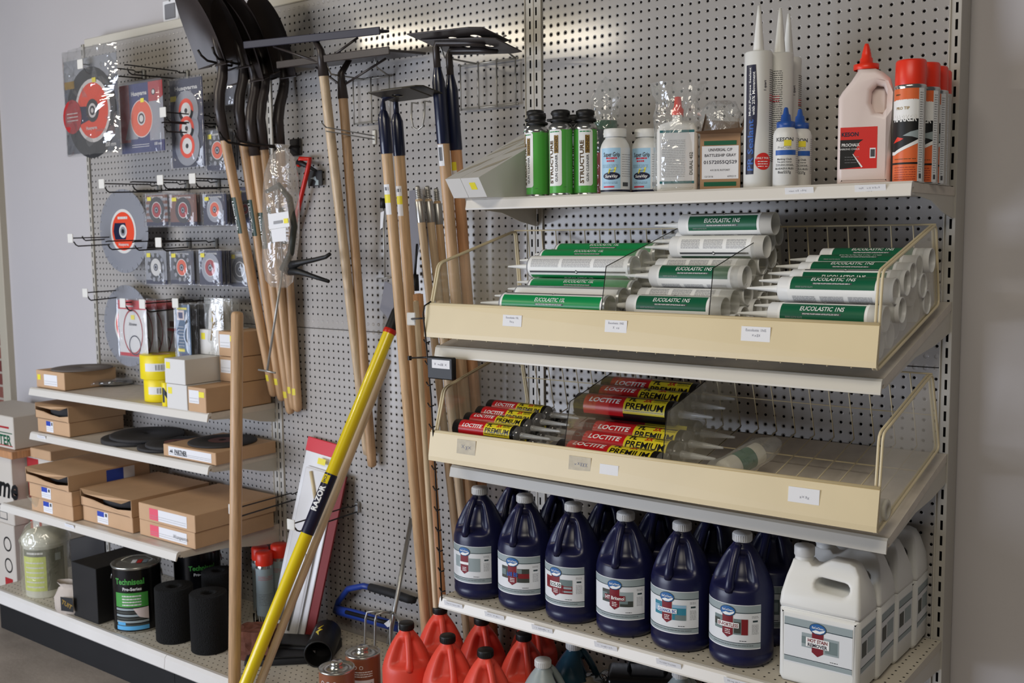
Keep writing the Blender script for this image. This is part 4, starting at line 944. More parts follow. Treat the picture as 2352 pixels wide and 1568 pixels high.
# lutes
def lute(name, label, b, q, bar0, bar1, plate, m_bar, wood, braces=True, hl=None, group=None):
    """handle b->q, bar between two points of the place"""
    b, q, bar0, bar1 = map(Vector, (b, q, bar0, bar1)); ax = (q-b).normalized(); Lh = (q-b).length
    t = thing(name, label, 'lute', b, group=group); mid = (bar0+bar1)/2
    I = Matrix.Translation(-b)
    M = I @ aim(b, q)
    MB().lathe([(.008, 0), (.0155, .006), (.0165, .03), (.0155, Lh)], wood, 16, M=M).build('handle', t)
    mb = MB(); top = q+ax*.0; mb.tube([q-b-ax*.02, q-b+ax*.06, mid-b-ax*.0], [.0185, .012, .009], 'steel_black', 12); mb.build('ferrule', t)
    d = (bar1-bar0).normalized(); nrm = d.cross(ax).normalized()
    mb = MB(); Mb = Matrix((d, -nrm, d.cross(-nrm))).transposed().to_4x4(); Mb.translation = mid-b; hl2 = (bar1-bar0).length/2
    mb.box(-hl2, hl2, -plate/2, plate/2, -.004, .004, m_bar, .002, M=Mb); mb.box(-hl2, hl2, -plate/2-.003, -plate/2+.003, -.012, .012, m_bar, .002, M=Mb); mb.build('blade', t)
    if braces:
        for s in (-1, 1):
            br = MB(); br.tube([q-b+ax*.02, mid-b+d*(s*hl2*.62)-ax*.012], .004, 'steel_black', 8); br.build('brace', t)
    return t
b = PX(845, 1045, y=-.03); q = PX(742, 160, x=b.x)
lute('asphalt_lute', 'long-bladed lute with thin blue-grey bar and pale wooden handle', b, q, PX(572, 104, y=-.23), PX(884, 71, y=-.16), .05, 'bar_blue', 'wood_pale', group='hanging lutes')
b = PX(855, 1072, y=-.03); q = PX(787, 212, x=b.x)
t = lute('asphalt_lute', 'black flat-bladed lute with black socket, behind the pale-handled one', b, q, PX(680, 152, y=-.11), PX(938, 119, y=-.11), .17, 'steel_black', 'wood_tan', group='hanging lutes')
# second socket behind (the black shank beside the pale handle)
def hoe(label, top, low, wood, ferr, y0, y1, rw=.0165, fer_len=.13, plate=(.16, .11), neck=.06, holes=1, zend=.182, sticker=None, head_r=0, group=None, pm='steel_olive', big=False):
    p, q = PX(*low, y=y1), PX(*top, y=y0); ax = (q-p).normalized(); k = (zend-p.z)/ax.z; b = p+ax*k; L = (q-b).length
    t = thing('hoe', label, 'hoe', group=group)
    MB().lathe([(rw*.75, 0), (rw, .004), (rw, L)], wood, 18).build('handle', t)
    MB().lathe([(rw+.0016, L-.01), (rw+.0022, L-.006), (rw+.0018, L+fer_len*.8), (rw*.62, L+fer_len)], ferr, 18).build('ferrule', t)
    zt = L+fer_len+neck
    n = MB(); n.tube([(0, 0, L+fer_len-.01), (0, 0, zt-.02), (.004, 0, zt), (.06, .02, zt+.012)] if not big else [(0, 0, L+fer_len-.01), (0, 0, zt-.012), (.008, 0, zt), (.11, .01, zt-.012), (.17, .015, zt-.022)], [rw*.55, rw*.5, rw*.5, rw*.35] if not big else [rw*.62, rw*.6, rw*.6, rw*.5, rw*.35], ferr if not big else 'steel_black', 10); n.build('neck', t)
    w, h = plate
    lp = [[(-w*.35, -h/2), (w*.5, -h*.5), (w*.65, -h*.42), (w*.65, h*.42), (w*.5, h/2), (-w*.35, h/2)]]
    for i in range(holes): lp.append(arc(w*.08+i*w*.30, 0, .017, 360, 0, 12)[:-1])
    bl = MB(); Mb = Matrix.Translation((.05, .0, zt+.006)) @ Matrix.Rotation(math.radians(head_r), 4, 'Y') @ Matrix.Rotation(math.radians(-13), 4, 'X') @ Matrix.Rotation(PI/2, 4, 'X')
    bl.bm(solid2d(lp, .004, .001, 1), pm, False, Mb); bl.build('blade', t)
    if sticker:
        s = MB(); mp = cylmap(rw+.0006)
        for (x0, x1, z0, z1, mm) in sticker: s.rect(x0, x1, L+z0, L+z1, mm, -.0002*(mm != 'paper'), map=mp)
        s.build('price_sticker', t)
    t.matrix_world = aim(b, q); return t
stk = [(-.012, .012, -.19, -.10, 'paper'), (-.012, .012, -.155, -.13, 'sticker_yellow'), (-.008, .008, -.118, -.108, 'print_dark')]
hoe('small hoe with olive blade and blue ferrule, left of its pair', (888, 345), (975, 1400), 'wood_ash', 'steel_blue', -.30, -.185, sticker=stk, fer_len=.115, neck=.034, holes=1, group='small hoes')
hoe('small hoe with olive blade and blue ferrule, right of its pair', (917, 350), (992, 1400), 'wood_ash', 'steel_blue', -.245, -.14, sticker=stk, fer_len=.115, neck=.05, holes=1, group='small hoes')
s2 = [(-.011, .011, -.075, -.012, 'paper'), (-.006, .006, -.06, -.02, 'print_dark')]
hoe('mortar hoe with two-holed black blade and long blue socket, left of its pair', (1018, 322), (1080, 1090), 'wood_tan', 'steel_blue', -.20, -.11, rw=.0175, fer_len=.21, plate=(.27, .15), neck=.07, holes=2, sticker=s2, group='mortar hoes', pm='steel_black', big=True, head_r=3)
s3 = [(-.010, .010, -.07, -.045, 'sticker_yellow'), (-.010, .010, -.10, -.07, 'paper')]
hoe('mortar hoe with two-holed black blade and long blue socket, right of its pair', (1047, 337), (1104, 1090), 'wood_orange', 'steel_blue', -.155, -.08, rw=.0175, fer_len=.21, plate=(.27, .15), neck=.07, holes=2, sticker=s3, group='mortar hoes', pm='steel_black', big=True, head_r=6)
# spare handles standing on the deck
def pole(name, label, top, low, y0, y1, r, wood, group, tip=None, zend=.182, round_top=True):
    p, q = PX(*low, y=y1), PX(*top, y=y0); ax = (q-p).normalized(); b = p+ax*((zend-p.z)/ax.z); L = (q-b).length
    t = thing(name, label, 'handle', group=group)
    m = MB().lathe([(r*.8, 0), (r, .004), (r, L-.012 if round_top else L-.002), (r*.9, L-.004), (r*.55, L)], wood, 18); m.build('shaft', t)
    if tip:
        c = MB().lathe([(r+.0008, L-.075), (r+.0012, L-.07), (r+.0012, L-.012), (r*.72, L-.004)], 'zinc', 16)
        for k in range(6): c.lathe([(r*.62, L-.004+.0055*k), (r*.78, L-.0015+.0055*k), (r*.62, L+.0015+.0055*k)], 'zinc', 14, cap=False)
        c.lathe([(r*.62, L-.006), (r*.62, L+.034), (r*.4, L+.038)], 'zinc', 14); c.build('threaded_tip', t)
    t.matrix_world = aim(b, q); return t
G = 'spare handles on the deck'
pole('broom_handle', 'pale handle with threaded metal tip, leftmost of three', (962, 455), (1000, 800), -.16, -.13, .0125, 'wood_pale', G, True)
pole('broom_handle', 'pale handle with threaded metal tip, middle of three', (984, 455), (1020, 800), -.13, -.10, .0125, 'wood_pale', G, True)
pole('broom_handle', 'pale handle with threaded metal tip, rightmost of three', (1004, 460), (1035, 800), -.10, -.07, .0125, 'wood_ash', G, True)
pole('wooden_pole', 'short thick reddish handle top beside the hook tag', (960, 674), (985, 1000), -.24, -.22, .0155, 'wood_orange', G, round_top=False)
pole('wooden_pole', 'thin reddish handle just left of the hanging clip chain', (955, 690), (1000, 1380), -.28, -.25, .0085, 'wood_pale', G, round_top=False)
pole('wooden_pole', 'wooden handle seen under the lower bin, left of its group', (1062, 700), (1075, 1150), -.05, -.045, .014, 'wood_tan', G)
pole('wooden_pole', 'wooden handle seen under the lower bin, next to the first blue jug', (1010, 690), (1058, 1150), -.20, -.17, .013, 'wood_pale', G)
# front dowel standing on the floor and the yellow pole with its pale neighbour
p, q = V(-1.99, -.60, .0), PX(545, 715, y=-.47)
t = thing('dowel', 'thick plain wooden dowel standing upright in front of the left shelves', 'dowel', group=None); L = (q-p).length
MB().lathe([(.017, 0), (.0195, .003), (.0195, L-.012), (.017, L-.004), (.009, L)], 'wood_tan', 22).build('shaft', t); t.matrix_world = aim(p, q)
p0 = PX(565, 1568, y=-.60); q0 = PX(903, 742, y=-.06); ax = (q0-p0).normalized(); p = p0-ax*(p0.z/ax.z); L = (q0-p).length
t = thing('yellow_pole', 'yellow fibreglass tool pole with navy sleeve, leaning across the middle bay', 'pole', group=None)
R = .0205; zs = lambda u, v: (PX(u, v, y=(p0.y+(q0.y-p0.y)*(1568-v)/826.))-p).dot(ax)
z1, z2 = zs(706, 1225), zs(765, 1090)
MB().lathe([(R, 0), (R, L-.035)], 'pole_yellow', 24).build('shaft', t)
MB().lathe([(R+.0008, z1), (R+.0012, z1+.004), (R+.0012, z2-.004), (R+.0008, z2)], 'pole_navy', 24, cap=False).build('sleeve', t)
s = MB(); mp = cylmap(R+.0016); s.text('RAZOR', .021, 'white_print', .004, z2-.085, -.0004, map=mp, rot=PI/2, bold=.04, wid=.085); s.rect(-.014, .016, z2-.034, z2-.006, 'pole_yellow', -.0002, map=mp); s.text('BACK', .011, 'pole_navy', .001, z2-.02, -.0005, map=mp, rot=PI/2, bold=.03, wid=.024); s.build('lettering', t)
MB().lathe([(R+.0015, L-.038), (R+.002, L-.034), (R+.002, L-.026), (R+.0005, L-.022)], 'red_paint', 22).build('red_ring', t)
MB().lathe([(R+.0004, L-.024), (R+.0004, L+.04), (R*.7, L+.07)], 'black', 22).build('end_grip', t)
t.matrix_world = aim(p, q) if False else aim(p, q0)
p0 = PX(597, 1568, y=-.56); q0 = PX(891, 826, y=-.045); ax = (q0-p0).normalized(); p = p0-ax*((p0.z-.001)/ax.z); L = (q0-p).length
t = thing('dowel', 'pale thin wooden dowel leaning beside the yellow pole', 'dowel'); MB().lathe([(.012, 0), (.0135, .003), (.0135, L-.004), (.012, L)], 'wood_pale', 18).build('shaft', t); t.matrix_world = aim(p, q0)
# wire tool racks on the board
def rack(label, u, v, w, h, n):
    c = PX(u, v, y=-.015); t = thing('wire_rack', label, 'rack', c, group='chrome wire racks')
    for z in (0, -h): MB().tube([(0, 0, z), (w, 0, z)], .0032, 'chrome', 8).build('rail', t)
    for i in range(n): x = w*(.03+.94*i/(n-1)); MB().tube([(x, -.004, .004), (x, -.004, -h-.004)], .0026, 'chrome', 6).build('bar', t)
    MB().tube([(w*.97, -.005, 0), (w*.97, -.06, .02), (w*.97, -.07, .05), (w*.97, -.05, .06)], .003, 'chrome', 7).build('prong', t); MB().tube([(w*.3, -.005, 0), (w*.3, -.15, 0), (w*.3, -.17, .03)], .003, 'chrome', 7).build('prong', t)
    return t
rack('chrome wire grid rack under the mortar hoe blades', 1055, 152, .23, .135, 4)
rack('chrome wire grid rack behind the lute handles', 810, 186, .18, .145, 3)
p = PX(975, 236, y=-.012); t = MB(); t.tube([(-.028, 0, 0), (-.028, -.03, 0), (-.028, -.034, -.05), (-.02, -.034, -.08), (0, -.034, -.09), (.02, -.034, -.08), (.028, -.034, -.05), (.028, -.03, 0), (.028, 0, 0)], .0032, 'chrome', 8)
setp(t.build('wire_loop', loc=p), 'chrome U-shaped wire loop under the small hoe blades', 'hook')
for i, (u, v, d) in enumerate(((760, 300, 'behind the lute handles'),)):
    p = PX(860, 312, y=-.002); t = thing('peg_hook', 'bare grey double-wire peg hook %s' % d, 'hook', p)
    m = MB()
    for dz in (0, -.012): m.tube([(0, 0, dz), (0, -.22, dz+.012)], .0022, 'zinc', 6)
    m.tube([(0, -.22, .012), (0, -.245, .03)], .0022, 'zinc', 6); m.build('prong', t); MB().box(-.008, .008, -.004, .002, -.03, .02, 'zinc', .002).build('back_clip', t)
# red hacksaw behind the caulking gun, black card
t = thing('hacksaw', 'red-framed hand saw with black grip hanging behind the bagged caulking gun', 'saw', (0, 0, 0))
a, b = PX(712, 365, y=-.04), PX(680, 500, y=-.035); c_ = PX(668, 560, y=-.03)
MB().tube([PX(686, 382, y=-.04), PX(690, 364, y=-.04), a, PX(708, 385, y=-.04), b, c_], .0085, 'red_paint', 10).build('frame', t)
MB().tube([PX(684, 372, y=-.042), PX(700, 378, y=-.035), PX(726, 392, y=-.03)], [.012, .009, .005], 'black', 10).build('grip', t)
p = PX(708, 428, y=-.012); q = PX(740, 390, y=-.012)
t = thing('header_card', 'small black product card with a white mark, right of the red saw', 'card', (p.x, -.012, p.z)); w, h = q.x-p.x, q.z-p.z
MB().box(0, w, -.002, .002, 0, h, 'black', .001).build('card', t); m = MB(); m.poly([(w*.2, h*.5), (w*.55, h*.62), (w*.62, h*.4), (w*.75, h*.35), (w*.75, h*.05), (w*.5, h*.05), (w*.58, h*.3), (w*.45, h*.42)], 'label_grey', -.0024); m.build('mark', t)
# bagged caulking gun
film('bag_film2', (226, 216, 204), .22, .1, .8, 20, 2.2)
t = thing('bagged_caulking_gun', 'caulking gun hanging in a clear plastic bag, black handles sticking out', 'caulking gun', (0, 0, 0)); yb = -.21
g = lambda u, v, dy=0: PX(u, v, y=yb+dy)
MB().tube([g(612, 440), g(640, 425), g(665, 455), g(676, 520), g(668, 580), g(650, 620)], [.007, .010, .011, .011, .012, .014], 'pic_dark', 12).build('frame', t)
MB().tube([g(668, 610), g(690, 603, .0), g(720, 597), g(748, 590), g(758, 583)], [.017, .010, .008, .007, .006], 'black', 10).build('handle', t)
MB().tube([g(662, 622), g(690, 625), g(715, 633), g(755, 646)], [.016, .011, .008, .006], 'black', 10).build('trigger', t)
r = MB(); r.tube([g(652, 600), g(614, 850)], .0042, 'chrome', 8); r.tube([g(594, 849), g(614, 852), g(632, 856)], .0035, 'chrome', 8); r.build('push_rod', t)
l = MB(); l.add([g(615, 492, -.065), g(662, 485, -.065), g(665, 520, -.065), g(618, 527, -.065)], [(0, 1, 2, 3)], 'paper').add([g(622, 527, -.066), g(656, 522, -.066), g(657, 553, -.066), g(626, 556, -.066)], [(0, 1, 2, 3)], 'paper').add([g(651, 502, -.067), g(661, 501, -.067), g(662, 512, -.067), g(652, 513, -.067)], [(0, 1, 2, 3)], 'sticker_yellow').add([g(628, 508, -.067), g(648, 505, -.067), g(648, 512, -.067), g(628, 515, -.067)], [(0, 1, 2, 3)], 'print_grey'); l.build('paper_label', t)
t1, t2 = g(648, 338), g(640, 652); Mx = aim(t2, t1); Lb = (t1-t2).length
MB().lathe([(.03, -.01), (.05, .01), (.06, .06), (.066, Lb*.35), (.066, Lb*.6), (.062, Lb*.8), (.045, Lb*.93), (.02, Lb*.985), (.03, Lb+.01)], 'bag_film2', 40, M=Mx, cap=False, fn=lambda P_, a: bagfn(.07, 21)(Vector((P_.x*1.05, P_.y*.78, P_.z)), a)).build('bag', t)
# items hung between the hoes
t = thing('hand_trowel', 'small pointing tool hanging behind the small hoe handles', 'trowel', (0, 0, 0)); g = lambda u, v: PX(u, v, y=-.035)
MB().tube([g(880, 455), g(880, 478)], .011, 'black', 10).build('handle', t); MB().tube([g(881, 478), g(884, 640)], .0032, 'chrome', 7).tube([g(866, 640), g(898, 637)], .003, 'chrome', 6).build('shank', t)
m = MB(); m.add([g(884, 645), g(902, 655), g(905, 720), g(895, 735), g(872, 710), g(878, 680)], [tuple(range(6))], 'trowel_steel').add([g(884, 645)+V(0, .0015, 0), g(902, 655)+V(0, .0015, 0), g(905, 720)+V(0, .0015, 0), g(895, 735)+V(0, .0015, 0), g(872, 710)+V(0, .0015, 0), g(878, 680)+V(0, .0015, 0)], [tuple(range(5, -1, -1))], 'trowel_steel'); m.build('blade', t)
MB().add([g(876, 488)+V(0, -.004, 0), g(884, 484)+V(0, -.004, 0), g(881, 522)+V(0, -.004, 0), g(875, 527)+V(0, -.004, 0)], [(0, 1, 2, 3)], 'paper').build('price_tag', t)
t = thing('margin_trowel', 'flat grey trowel in packaging hanging between the hoe and broom handles', 'trowel', (0, 0, 0))
m = MB(); a_ = [g(940, 438), g(960, 434), g(963, 560), g(948, 640), g(938, 640)]; m.add(a_+[q+V(0, .003, 0) for q in a_], [(0, 1, 2, 3, 4), (9, 8, 7, 6, 5)], 'trowel_steel'); m.build('blade', t); MB().tube([g(958, 560), g(953, 632)], .004, 'black', 8).tube([g(953, 630), g(955, 668)], .012, 'black', 10).build('handle', t)
# two tagged hooks at the left end of the bins, clip strip, black pouch
for i, (u, v, d) in enumerate(((945, 732, 'beside the upper bin'), (941, 822, 'beside the shelf below it'))):
    p = PX(u, v, y=-.42); t = thing('peg_hook', 'dark scan hook with a white tag sticking out left, %s' % d, 'hook', p, group='side hooks on the bins')
    q = PX(988, v-2, x=-S-.002, y=None); e = q-p
    MB().tube([(0, 0, 0), tuple(e*.5), tuple(e)], .0028, 'hook_black', 7).build('prong', t)
    if i == 0: MB().box(-.013, .013, -.003, 0, -.018, .018, 'tag_white', .002, M=Matrix.Rotation(.35, 4, 'Z')).build('tag', t)
    else: MB().cyl(.006, -.006, .006, 'hook_black', 10).build('tip', t)
a, b = PX(972, 700, y=-.515), PX(1016, 1400, y=-.475); t = thing('clip_strip', 'black wire clip strip hanging down past the left end of the bins', 'clip strip', (0, 0, 0))
MB().tube([PX(990, 692, y=-.50), PX(975, 702, y=-.515), PX(972, 722, y=-.52), PX(980, 800, y=-.515), a.lerp(b, .3)+V(.008, 0, 0), a.lerp(b, .7)+V(.004, 0, 0), b], .0022, 'hook_black', 6).build('wire', t)
for k in range(13):
    q = (a.lerp(b, .12+.068*k))+V(.006, 0, 0); m = MB(); m.tube([q+V(-.012, 0, .008), q+V(0, -.006, 0), q+V(.010, 0, .004)], .0022, 'hook_black', 6); m.build('clip', t)
p = PX(985, 868, y=-.52); q = PX(1042, 822, y=-.52); t = thing('pouch', 'small black box with a white label hanging at the left end of the shelf', 'box', (p.x, -.52, p.z)); w, h = q.x-p.x, q.z-p.z
MB().box(0, w, -.006, .012, 0, h, 'black', .003).build('body', t); m = MB(); m.rect(w*.2, w*.9, h*.5, h*.88, 'paper', -.0066); scribble(m, w*.3, w*.75, h*.6, h*.14, 'faint_ink', -.0072); m.build('label', t)

# ------------------------------------------------------------------ goods on the middle deck
ZD = .181
mat('sleeve_white', (224, 224, 226), .25, alpha=1); mat('header_red', (206, 36, 48), .35); mat('back_red', (120, 30, 30), .6); mat('saw_blue', (38, 62, 140), .35); mat('rubber', (30, 30, 32), .7)
a, b = PX(650, 1472, y=-.19), PX(746, 1012, y=-.02); 
t = thing('packaged_tool', 'long white sleeve package with red header leaning on the pegboard', 'package'); M = aim(a, b); L = (b-a).length
MB().box(-.085, .095, .0, .006, 0, L*.98, 'sleeve_white', .002).box(-.06, .07, -.014, .0, .02, L*.86, 'sleeve_white', .01, seg=2).build('sleeve', t)
MB().box(.02, .135, .006, .014, 0, L*.86, 'back_red', .001).build('back_card', t); MB().box(-.088, .098, -.002, .008, L*.93, L*1.0, 'header_red', .002).build('header', t)
MB().box(-.086, .096, -.004, .008, 0, .016, 'header_red', .002).build('foot_band', t)
MB().tube([(-.02, -.018, L*.10), (.0, -.018, L*.5)], .005, 'chrome', 8).build('rod', t); MB().tube([(-.02, -.018, L*.84), (.03, -.018, L*.72)], .006, 'bin_cream', 8).build('peg', t); MB().tube([(.03, -.017, .05), (.045, -.017, L*.45)], .004, 'zinc', 6).build('rod', t); MB().rect(.05, .07, L*.03, L*.06, 'header_red', -.0152).build('red_mark', t)
MB().rect(.0, .04, L*.885, L*.915, 'sticker_yellow', -.0146).build('price_sticker', t); t.matrix_world = M
# bow saw
t = thing('bow_saw', 'blue bow saw with black grip standing against the pegboard', 'saw', (0, 0, 0)); g = lambda u, v, y=-.05: PX(u, v, y=y)
MB().tube([g(770, 1405), g(778, 1380), g(800, 1352), g(835, 1345), g(858, 1350)], .011, 'saw_blue', 12).build('frame', t)
MB().tube([g(850, 1348), g(900, 1362), g(940, 1376), g(952, 1378)], [.014, .0155, .0145, .012], 'rubber', 12).build('grip', t)
MB().tube([g(772, 1400, -.06), g(830, 1415, -.07), g(915, 1440, -.08)], [.012, .013, .012], 'saw_blue', 10, flat=1.5).tube([g(795, 1405, -.075), g(905, 1434, -.09)], .0075, 'black', 8).build('blade_guard', t)
m = MB(); a_ = [g(882, 1432, -.10), g(900, 1418, -.10), g(906, 1434, -.10), g(890, 1440, -.10)]; m.add(a_, [(0, 1, 2, 3)], 'paper'); m.build('label', t)
# hand cultivator
t = thing('garden_fork', 'wire-tined hand cultivator with grey shaft standing on the deck', 'fork', (0, 0, 0)); a_, b_ = PX(903, 1420, y=-.13), PX(945, 1190, y=-.02)
MB().tube([b_, a_, a_+(a_-b_)*.25], [.0075, .008, .008], 'zinc', 10).build('shaft', t)
for i, dx in enumerate((-.075, -.03, .04, .08)):
    k = MB(); h = a_; k.tube([h+V(0, 0, .02), h+V(dx*.5, -.03, .028), h+V(dx*.95, -.05, .022), h+V(dx, -.055, 0), V(h.x+dx*1.05, h.y-.06, ZD+.03), V(h.x+dx*1.1, h.y-.055, ZD+.003)], .0042, 'zinc', 7); k.build('tine', t)
# black boot boxes
t = thing('tool_pouch', 'black tubular package with yellow lettering lying on the deck', 'package', (0, 0, 0)); a_, b_ = PX(752, 1452, z=ZD+.055), PX(815, 1462, z=ZD+.045)
b_ = a_+V(.02, -.16, -.012)+V(.10, 0, 0)
MB().lathe([(.046, 0), (.05, .004), (.05, .17), (.046, .175), (.043, .17), (.043, .02), (.0001, .02)], 'black', 24, M=aim(a_, b_), cap=False).build('body', t)
m = MB(); mp = lymap(.0506, -1.2); m.poly([(.05, .014), (.07, -.006), (.08, .006), (.095, -.008), (.13, .010), (.10, .004), (.085, .016), (.075, .002)], 'pole_yellow', 0, map=mp); lines(m, .04, .14, -.016, 2, .004, 'label_grey', 0, mp, .0015); o = m.build('lettering', t); o.matrix_local = aim(a_, b_)
for i, (u, v, sz, rz, d) in enumerate(((700, 1494, (.12, .055, .035), .5, 'flat black boxed tool in front of the leaning white package'), (640, 1518, (.11, .04, .022), .75, 'thin black case beside the yellow pole'))):
    p = PX(u, v, z=ZD); t = thing('black_case', d, 'case', (p.x, p.y, ZD), (0, 0, rz), 'black cases on the deck')
    MB().box(-sz[0], sz[0], -sz[1], sz[1], 0, sz[2], 'rubber', .006, seg=2).build('body', t); MB().box(-sz[0]*.9, sz[0]*.9, -sz[1]*.9, sz[1]*.9, sz[2], sz[2]+.006, 'black', .003).build('lid', t)
    if i == 0: MB().rect(.03, .07, -.0, .02, 'paper', 0, Matrix.Translation((0, -sz[1]-.0005, .006))).build('label', t)
p = PX(745, 1478, z=ZD); t = thing('black_case', 'long black packaged tool with small white label, pointing at the brown cans', 'case', (p.x, p.y, ZD), (0, 0, -.75), 'black cases on the deck'); MB().box(-.13, .13, -.03, .03, 0, .03, 'rubber', .006, seg=2).build('body', t); MB().box(.04, .075, -.02, .0, .03, .0312, 'paper').build('label', t)
# brown solvent cans
mat('can_brown', (140, 84, 58), .35)
for i, (u, v, d) in enumerate(((773, 1525, 'nearer the viewer'), (833, 1490, 'behind it'))):
    p = PX(u, v, z=.345); t = thing('solvent_can', 'brown-labelled round can with silver screw cap, %s' % d, 'can', (p.x, p.y, ZD), (0, 0, .5), 'brown solvent cans'); R, H = .054, .155
    MB().lathe([(R-.002, 0), (R, .002), (R, .005)], 'tin', 32).lathe([(R-.0005, .005), (R-.0005, H-.004)], 'can_brown', 32, cap=False).lathe([(R, H-.004), (R+.001, H), (R-.003, H+.002), (R-.005, H-.003), (.022, H-.002), (.02, H+.004)], 'tin', 32).build('body', t)
    c = MB().lathe([(.0185, H), (.0185, H+.006), (.0175, H+.007), (.0185, H+.009), (.0185, H+.016), (.014, H+.020), (.0001, H+.020)], 'tin', 24, cap=False); c.build('cap', t)
    l = MB(); mp = cylmap(R); l.rect(-.05, .05, .0, .085, 'paper', -.0003, map=mp); 
    for k in range(3): l.disc(.006, 'white_print', -.0004, -.03+.02*k, H-.03, r0=.0045, n=14, map=mp)
    lines(l, -.04, .045, .112, 3, .007, 'white_print', -.0004, mp, .003); lines(l, -.045, .045, .075, 10, .006, 'print_dark', -.0006, mp, .0014); l.build('label', t)
# marking spray cans with red caps
for i, (u, v, y, d) in enumerate(((606, 1268, -.10, 'front one, left of the leaning white package'), (597, 1256, -.05, 'half hidden behind the front one'), (641, 1250, -.035, 'right one, behind the white package'))):
    p = PX(u, v, y=y); p.z = p.z; t = thing('spray_can', 'silver spray can with bright red cap, %s' % d, 'can', (p.x, y-.0, ZD), group='red-capped spray cans'); R, H = .033, max(.17, p.z-ZD-.045)
    MB().lathe([(R-.002, 0), (R, .002), (R, H-.01), (R-.002, H)], 'can_silver', 26).build('body', t); MB().lathe([(R-.001, H-.001), (R, H+.003), (R-.0005, H+.044), (R-.004, H+.048), (.0001, H+.048)], 'red_cap', 26, cap=False).build('cap', t)
    l = MB(); mp = cylmap(R+.0002); l.rect(-.08, .08, .01, H-.012, 'label_grey', 0, map=mp); lines(l, -.02, .04, H-.04, 3, .006, 'red_paint', -.0003, mp, .0014); lines(l, -.02, .04, H*.5, 8, .006, 'print_dark', -.0003, mp, .001); o = l.build('label', t); o.rotation_euler = (0, 0, .7)
# brown broken block and angle irons
mat('rust_brown', (104, 60, 44), .85, var=.3, vscale=20, bump=.4, bscale=30)
p = PX(575, 1520, z=ZD); b = bmesh.new(); bmesh.ops.create_cube(b, size=1); bmesh.ops.subdivide_edges(b, edges=list(b.edges), cuts=5, use_grid_fill=True); rnd = random.Random(3)
for v in b.verts: v.co = Vector((v.co.x*.13, v.co.y*.10, (v.co.z+.5)*.10))+Vector((rnd.uniform(-.005, .005), rnd.uniform(-.005, .005), rnd.uniform(-.004, .004) if v.co.z > -.4 else 0))
m = MB(); m.bm(b, 'rust_brown'); setp(m.build('brick_sample', loc=(p.x-.02, p.y+.05, ZD+.002), rot=(0, 0, .4)), 'rough reddish brown block on the deck behind the upright dowel', 'block')
for i in range(3):
    p = PX(566+8*i, 1400+16*i, z=ZD+.03); m = MB(); m.box(-.09, .09, -.012, .012, 0, .003, 'trim_beige', .001).box(-.09, .09, .009, .012, .003, .022, 'trim_beige', .001); setp(m.build('angle_strip', loc=(p.x, p.y+.03, ZD+.002+.023*0), rot=(0, 0, -.7+.05*i)), 'beige metal angle strip on the deck behind the black rolls, %s' % ['rear', 'middle', 'front'][i], 'strip', 'angle strips')
# ================================================================== LEFT BAY: hanging packages
mat('card_grey', (92, 94, 102), .35); mat('card_navy', (32, 36, 66), .35); mat('card_blue', (44, 52, 104), .35); mat('card_orange', (224, 92, 48), .4); mat('card_red', (168, 44, 46), .4); mat('card_ltgrey', (150, 152, 158), .4); mat('card_brick', (120, 78, 64), .5)
film('blister_clear', (236, 238, 244), .06, .06, .5, 10, 1.3); mat('blade_steel', (176, 178, 186), .34, metal=.55); mat('blade_dark', (46, 46, 48), .45); film('foil_bag', (244, 244, 242), .08, .06, 1.0, 9, 5)
mat('disc_orange', (226, 74, 44), .4); mat('disc_white', (214, 212, 208), .4); mat('pouch_white', (222, 220, 218), .3); mat('pouch_red', (196, 26, 40), .3); mat('card_teal', (64, 96, 128), .4)
def peg_hook(u, v, out, tag, label, group='scan hooks of the left bay', two=True):
    p = PX(u, v, y=-.001); t = thing('peg_hook', label, 'hook', p, group=group)
    MB().box(-.009, .009, -.012, .0, -.026, .014, 'zinc', .003).build('back_clip', t)
    k = MB(); k.tube([(0, -.01, -.022), (0, -out*.93, -.030), (0, -out*.97, -.024), (0, -out, -.012)], .0028, 'hook_black', 7); k.build('prong', t)
    arm = t
    if two: a = MB(); a.tube([(0, -.01, .004), (0, -.04, .0), (0, -.05, .006), (0, -out*1.0, .003), (0, -out*1.04, .001)], .0025, 'hook_black', 7); arm = a.build('scan_arm', t)
    if tag: MB().box(-.019, .019, -out*1.05-.002, -out*1.05, -.016, .02, 'tag_white', .002).build('tag', arm)
    return t
HK = [(332, 168, .27, 1, 'scan hook with the large foil-bagged blade, top left'), (432, 170, .27, 0, 'empty-tipped scan hook right of the large bagged blade'), (505, 272, .24, 1, 'scan hook with the triple-disc card'), (500, 272+22, .24, 0, 'scan hook under the triple-disc card hook'),
      (368, 428, .25, 1, 'scan hook above the small blister packs, left'), (432, 424, .25, 0, 'untagged scan hook above the small blister packs, middle'), (503, 420, .25, 1, 'scan hook above the small blister packs, right'), (577, 417, .25, 1, 'scan hook above the small blister packs, ending behind the shovels'),
      (374, 554, .25, 0, 'scan hook over the lower blister packs, left, beside the bare blade'), (436, 555, .25, 0, 'scan hook over the lower blister packs, middle'), (498, 556, .25, 1, 'scan hook over the lower blister packs, right'),
      (420, 688, .26, 1, 'scan hook holding the red and white pouches'), (465, 690, .26, 1, 'scan hook holding the blue cards'), (508, 690, .2, 1, 'scan hook holding the clear bags')]
for u, v, o_, tg, lab in HK: peg_hook(u, v, o_, tg, lab)
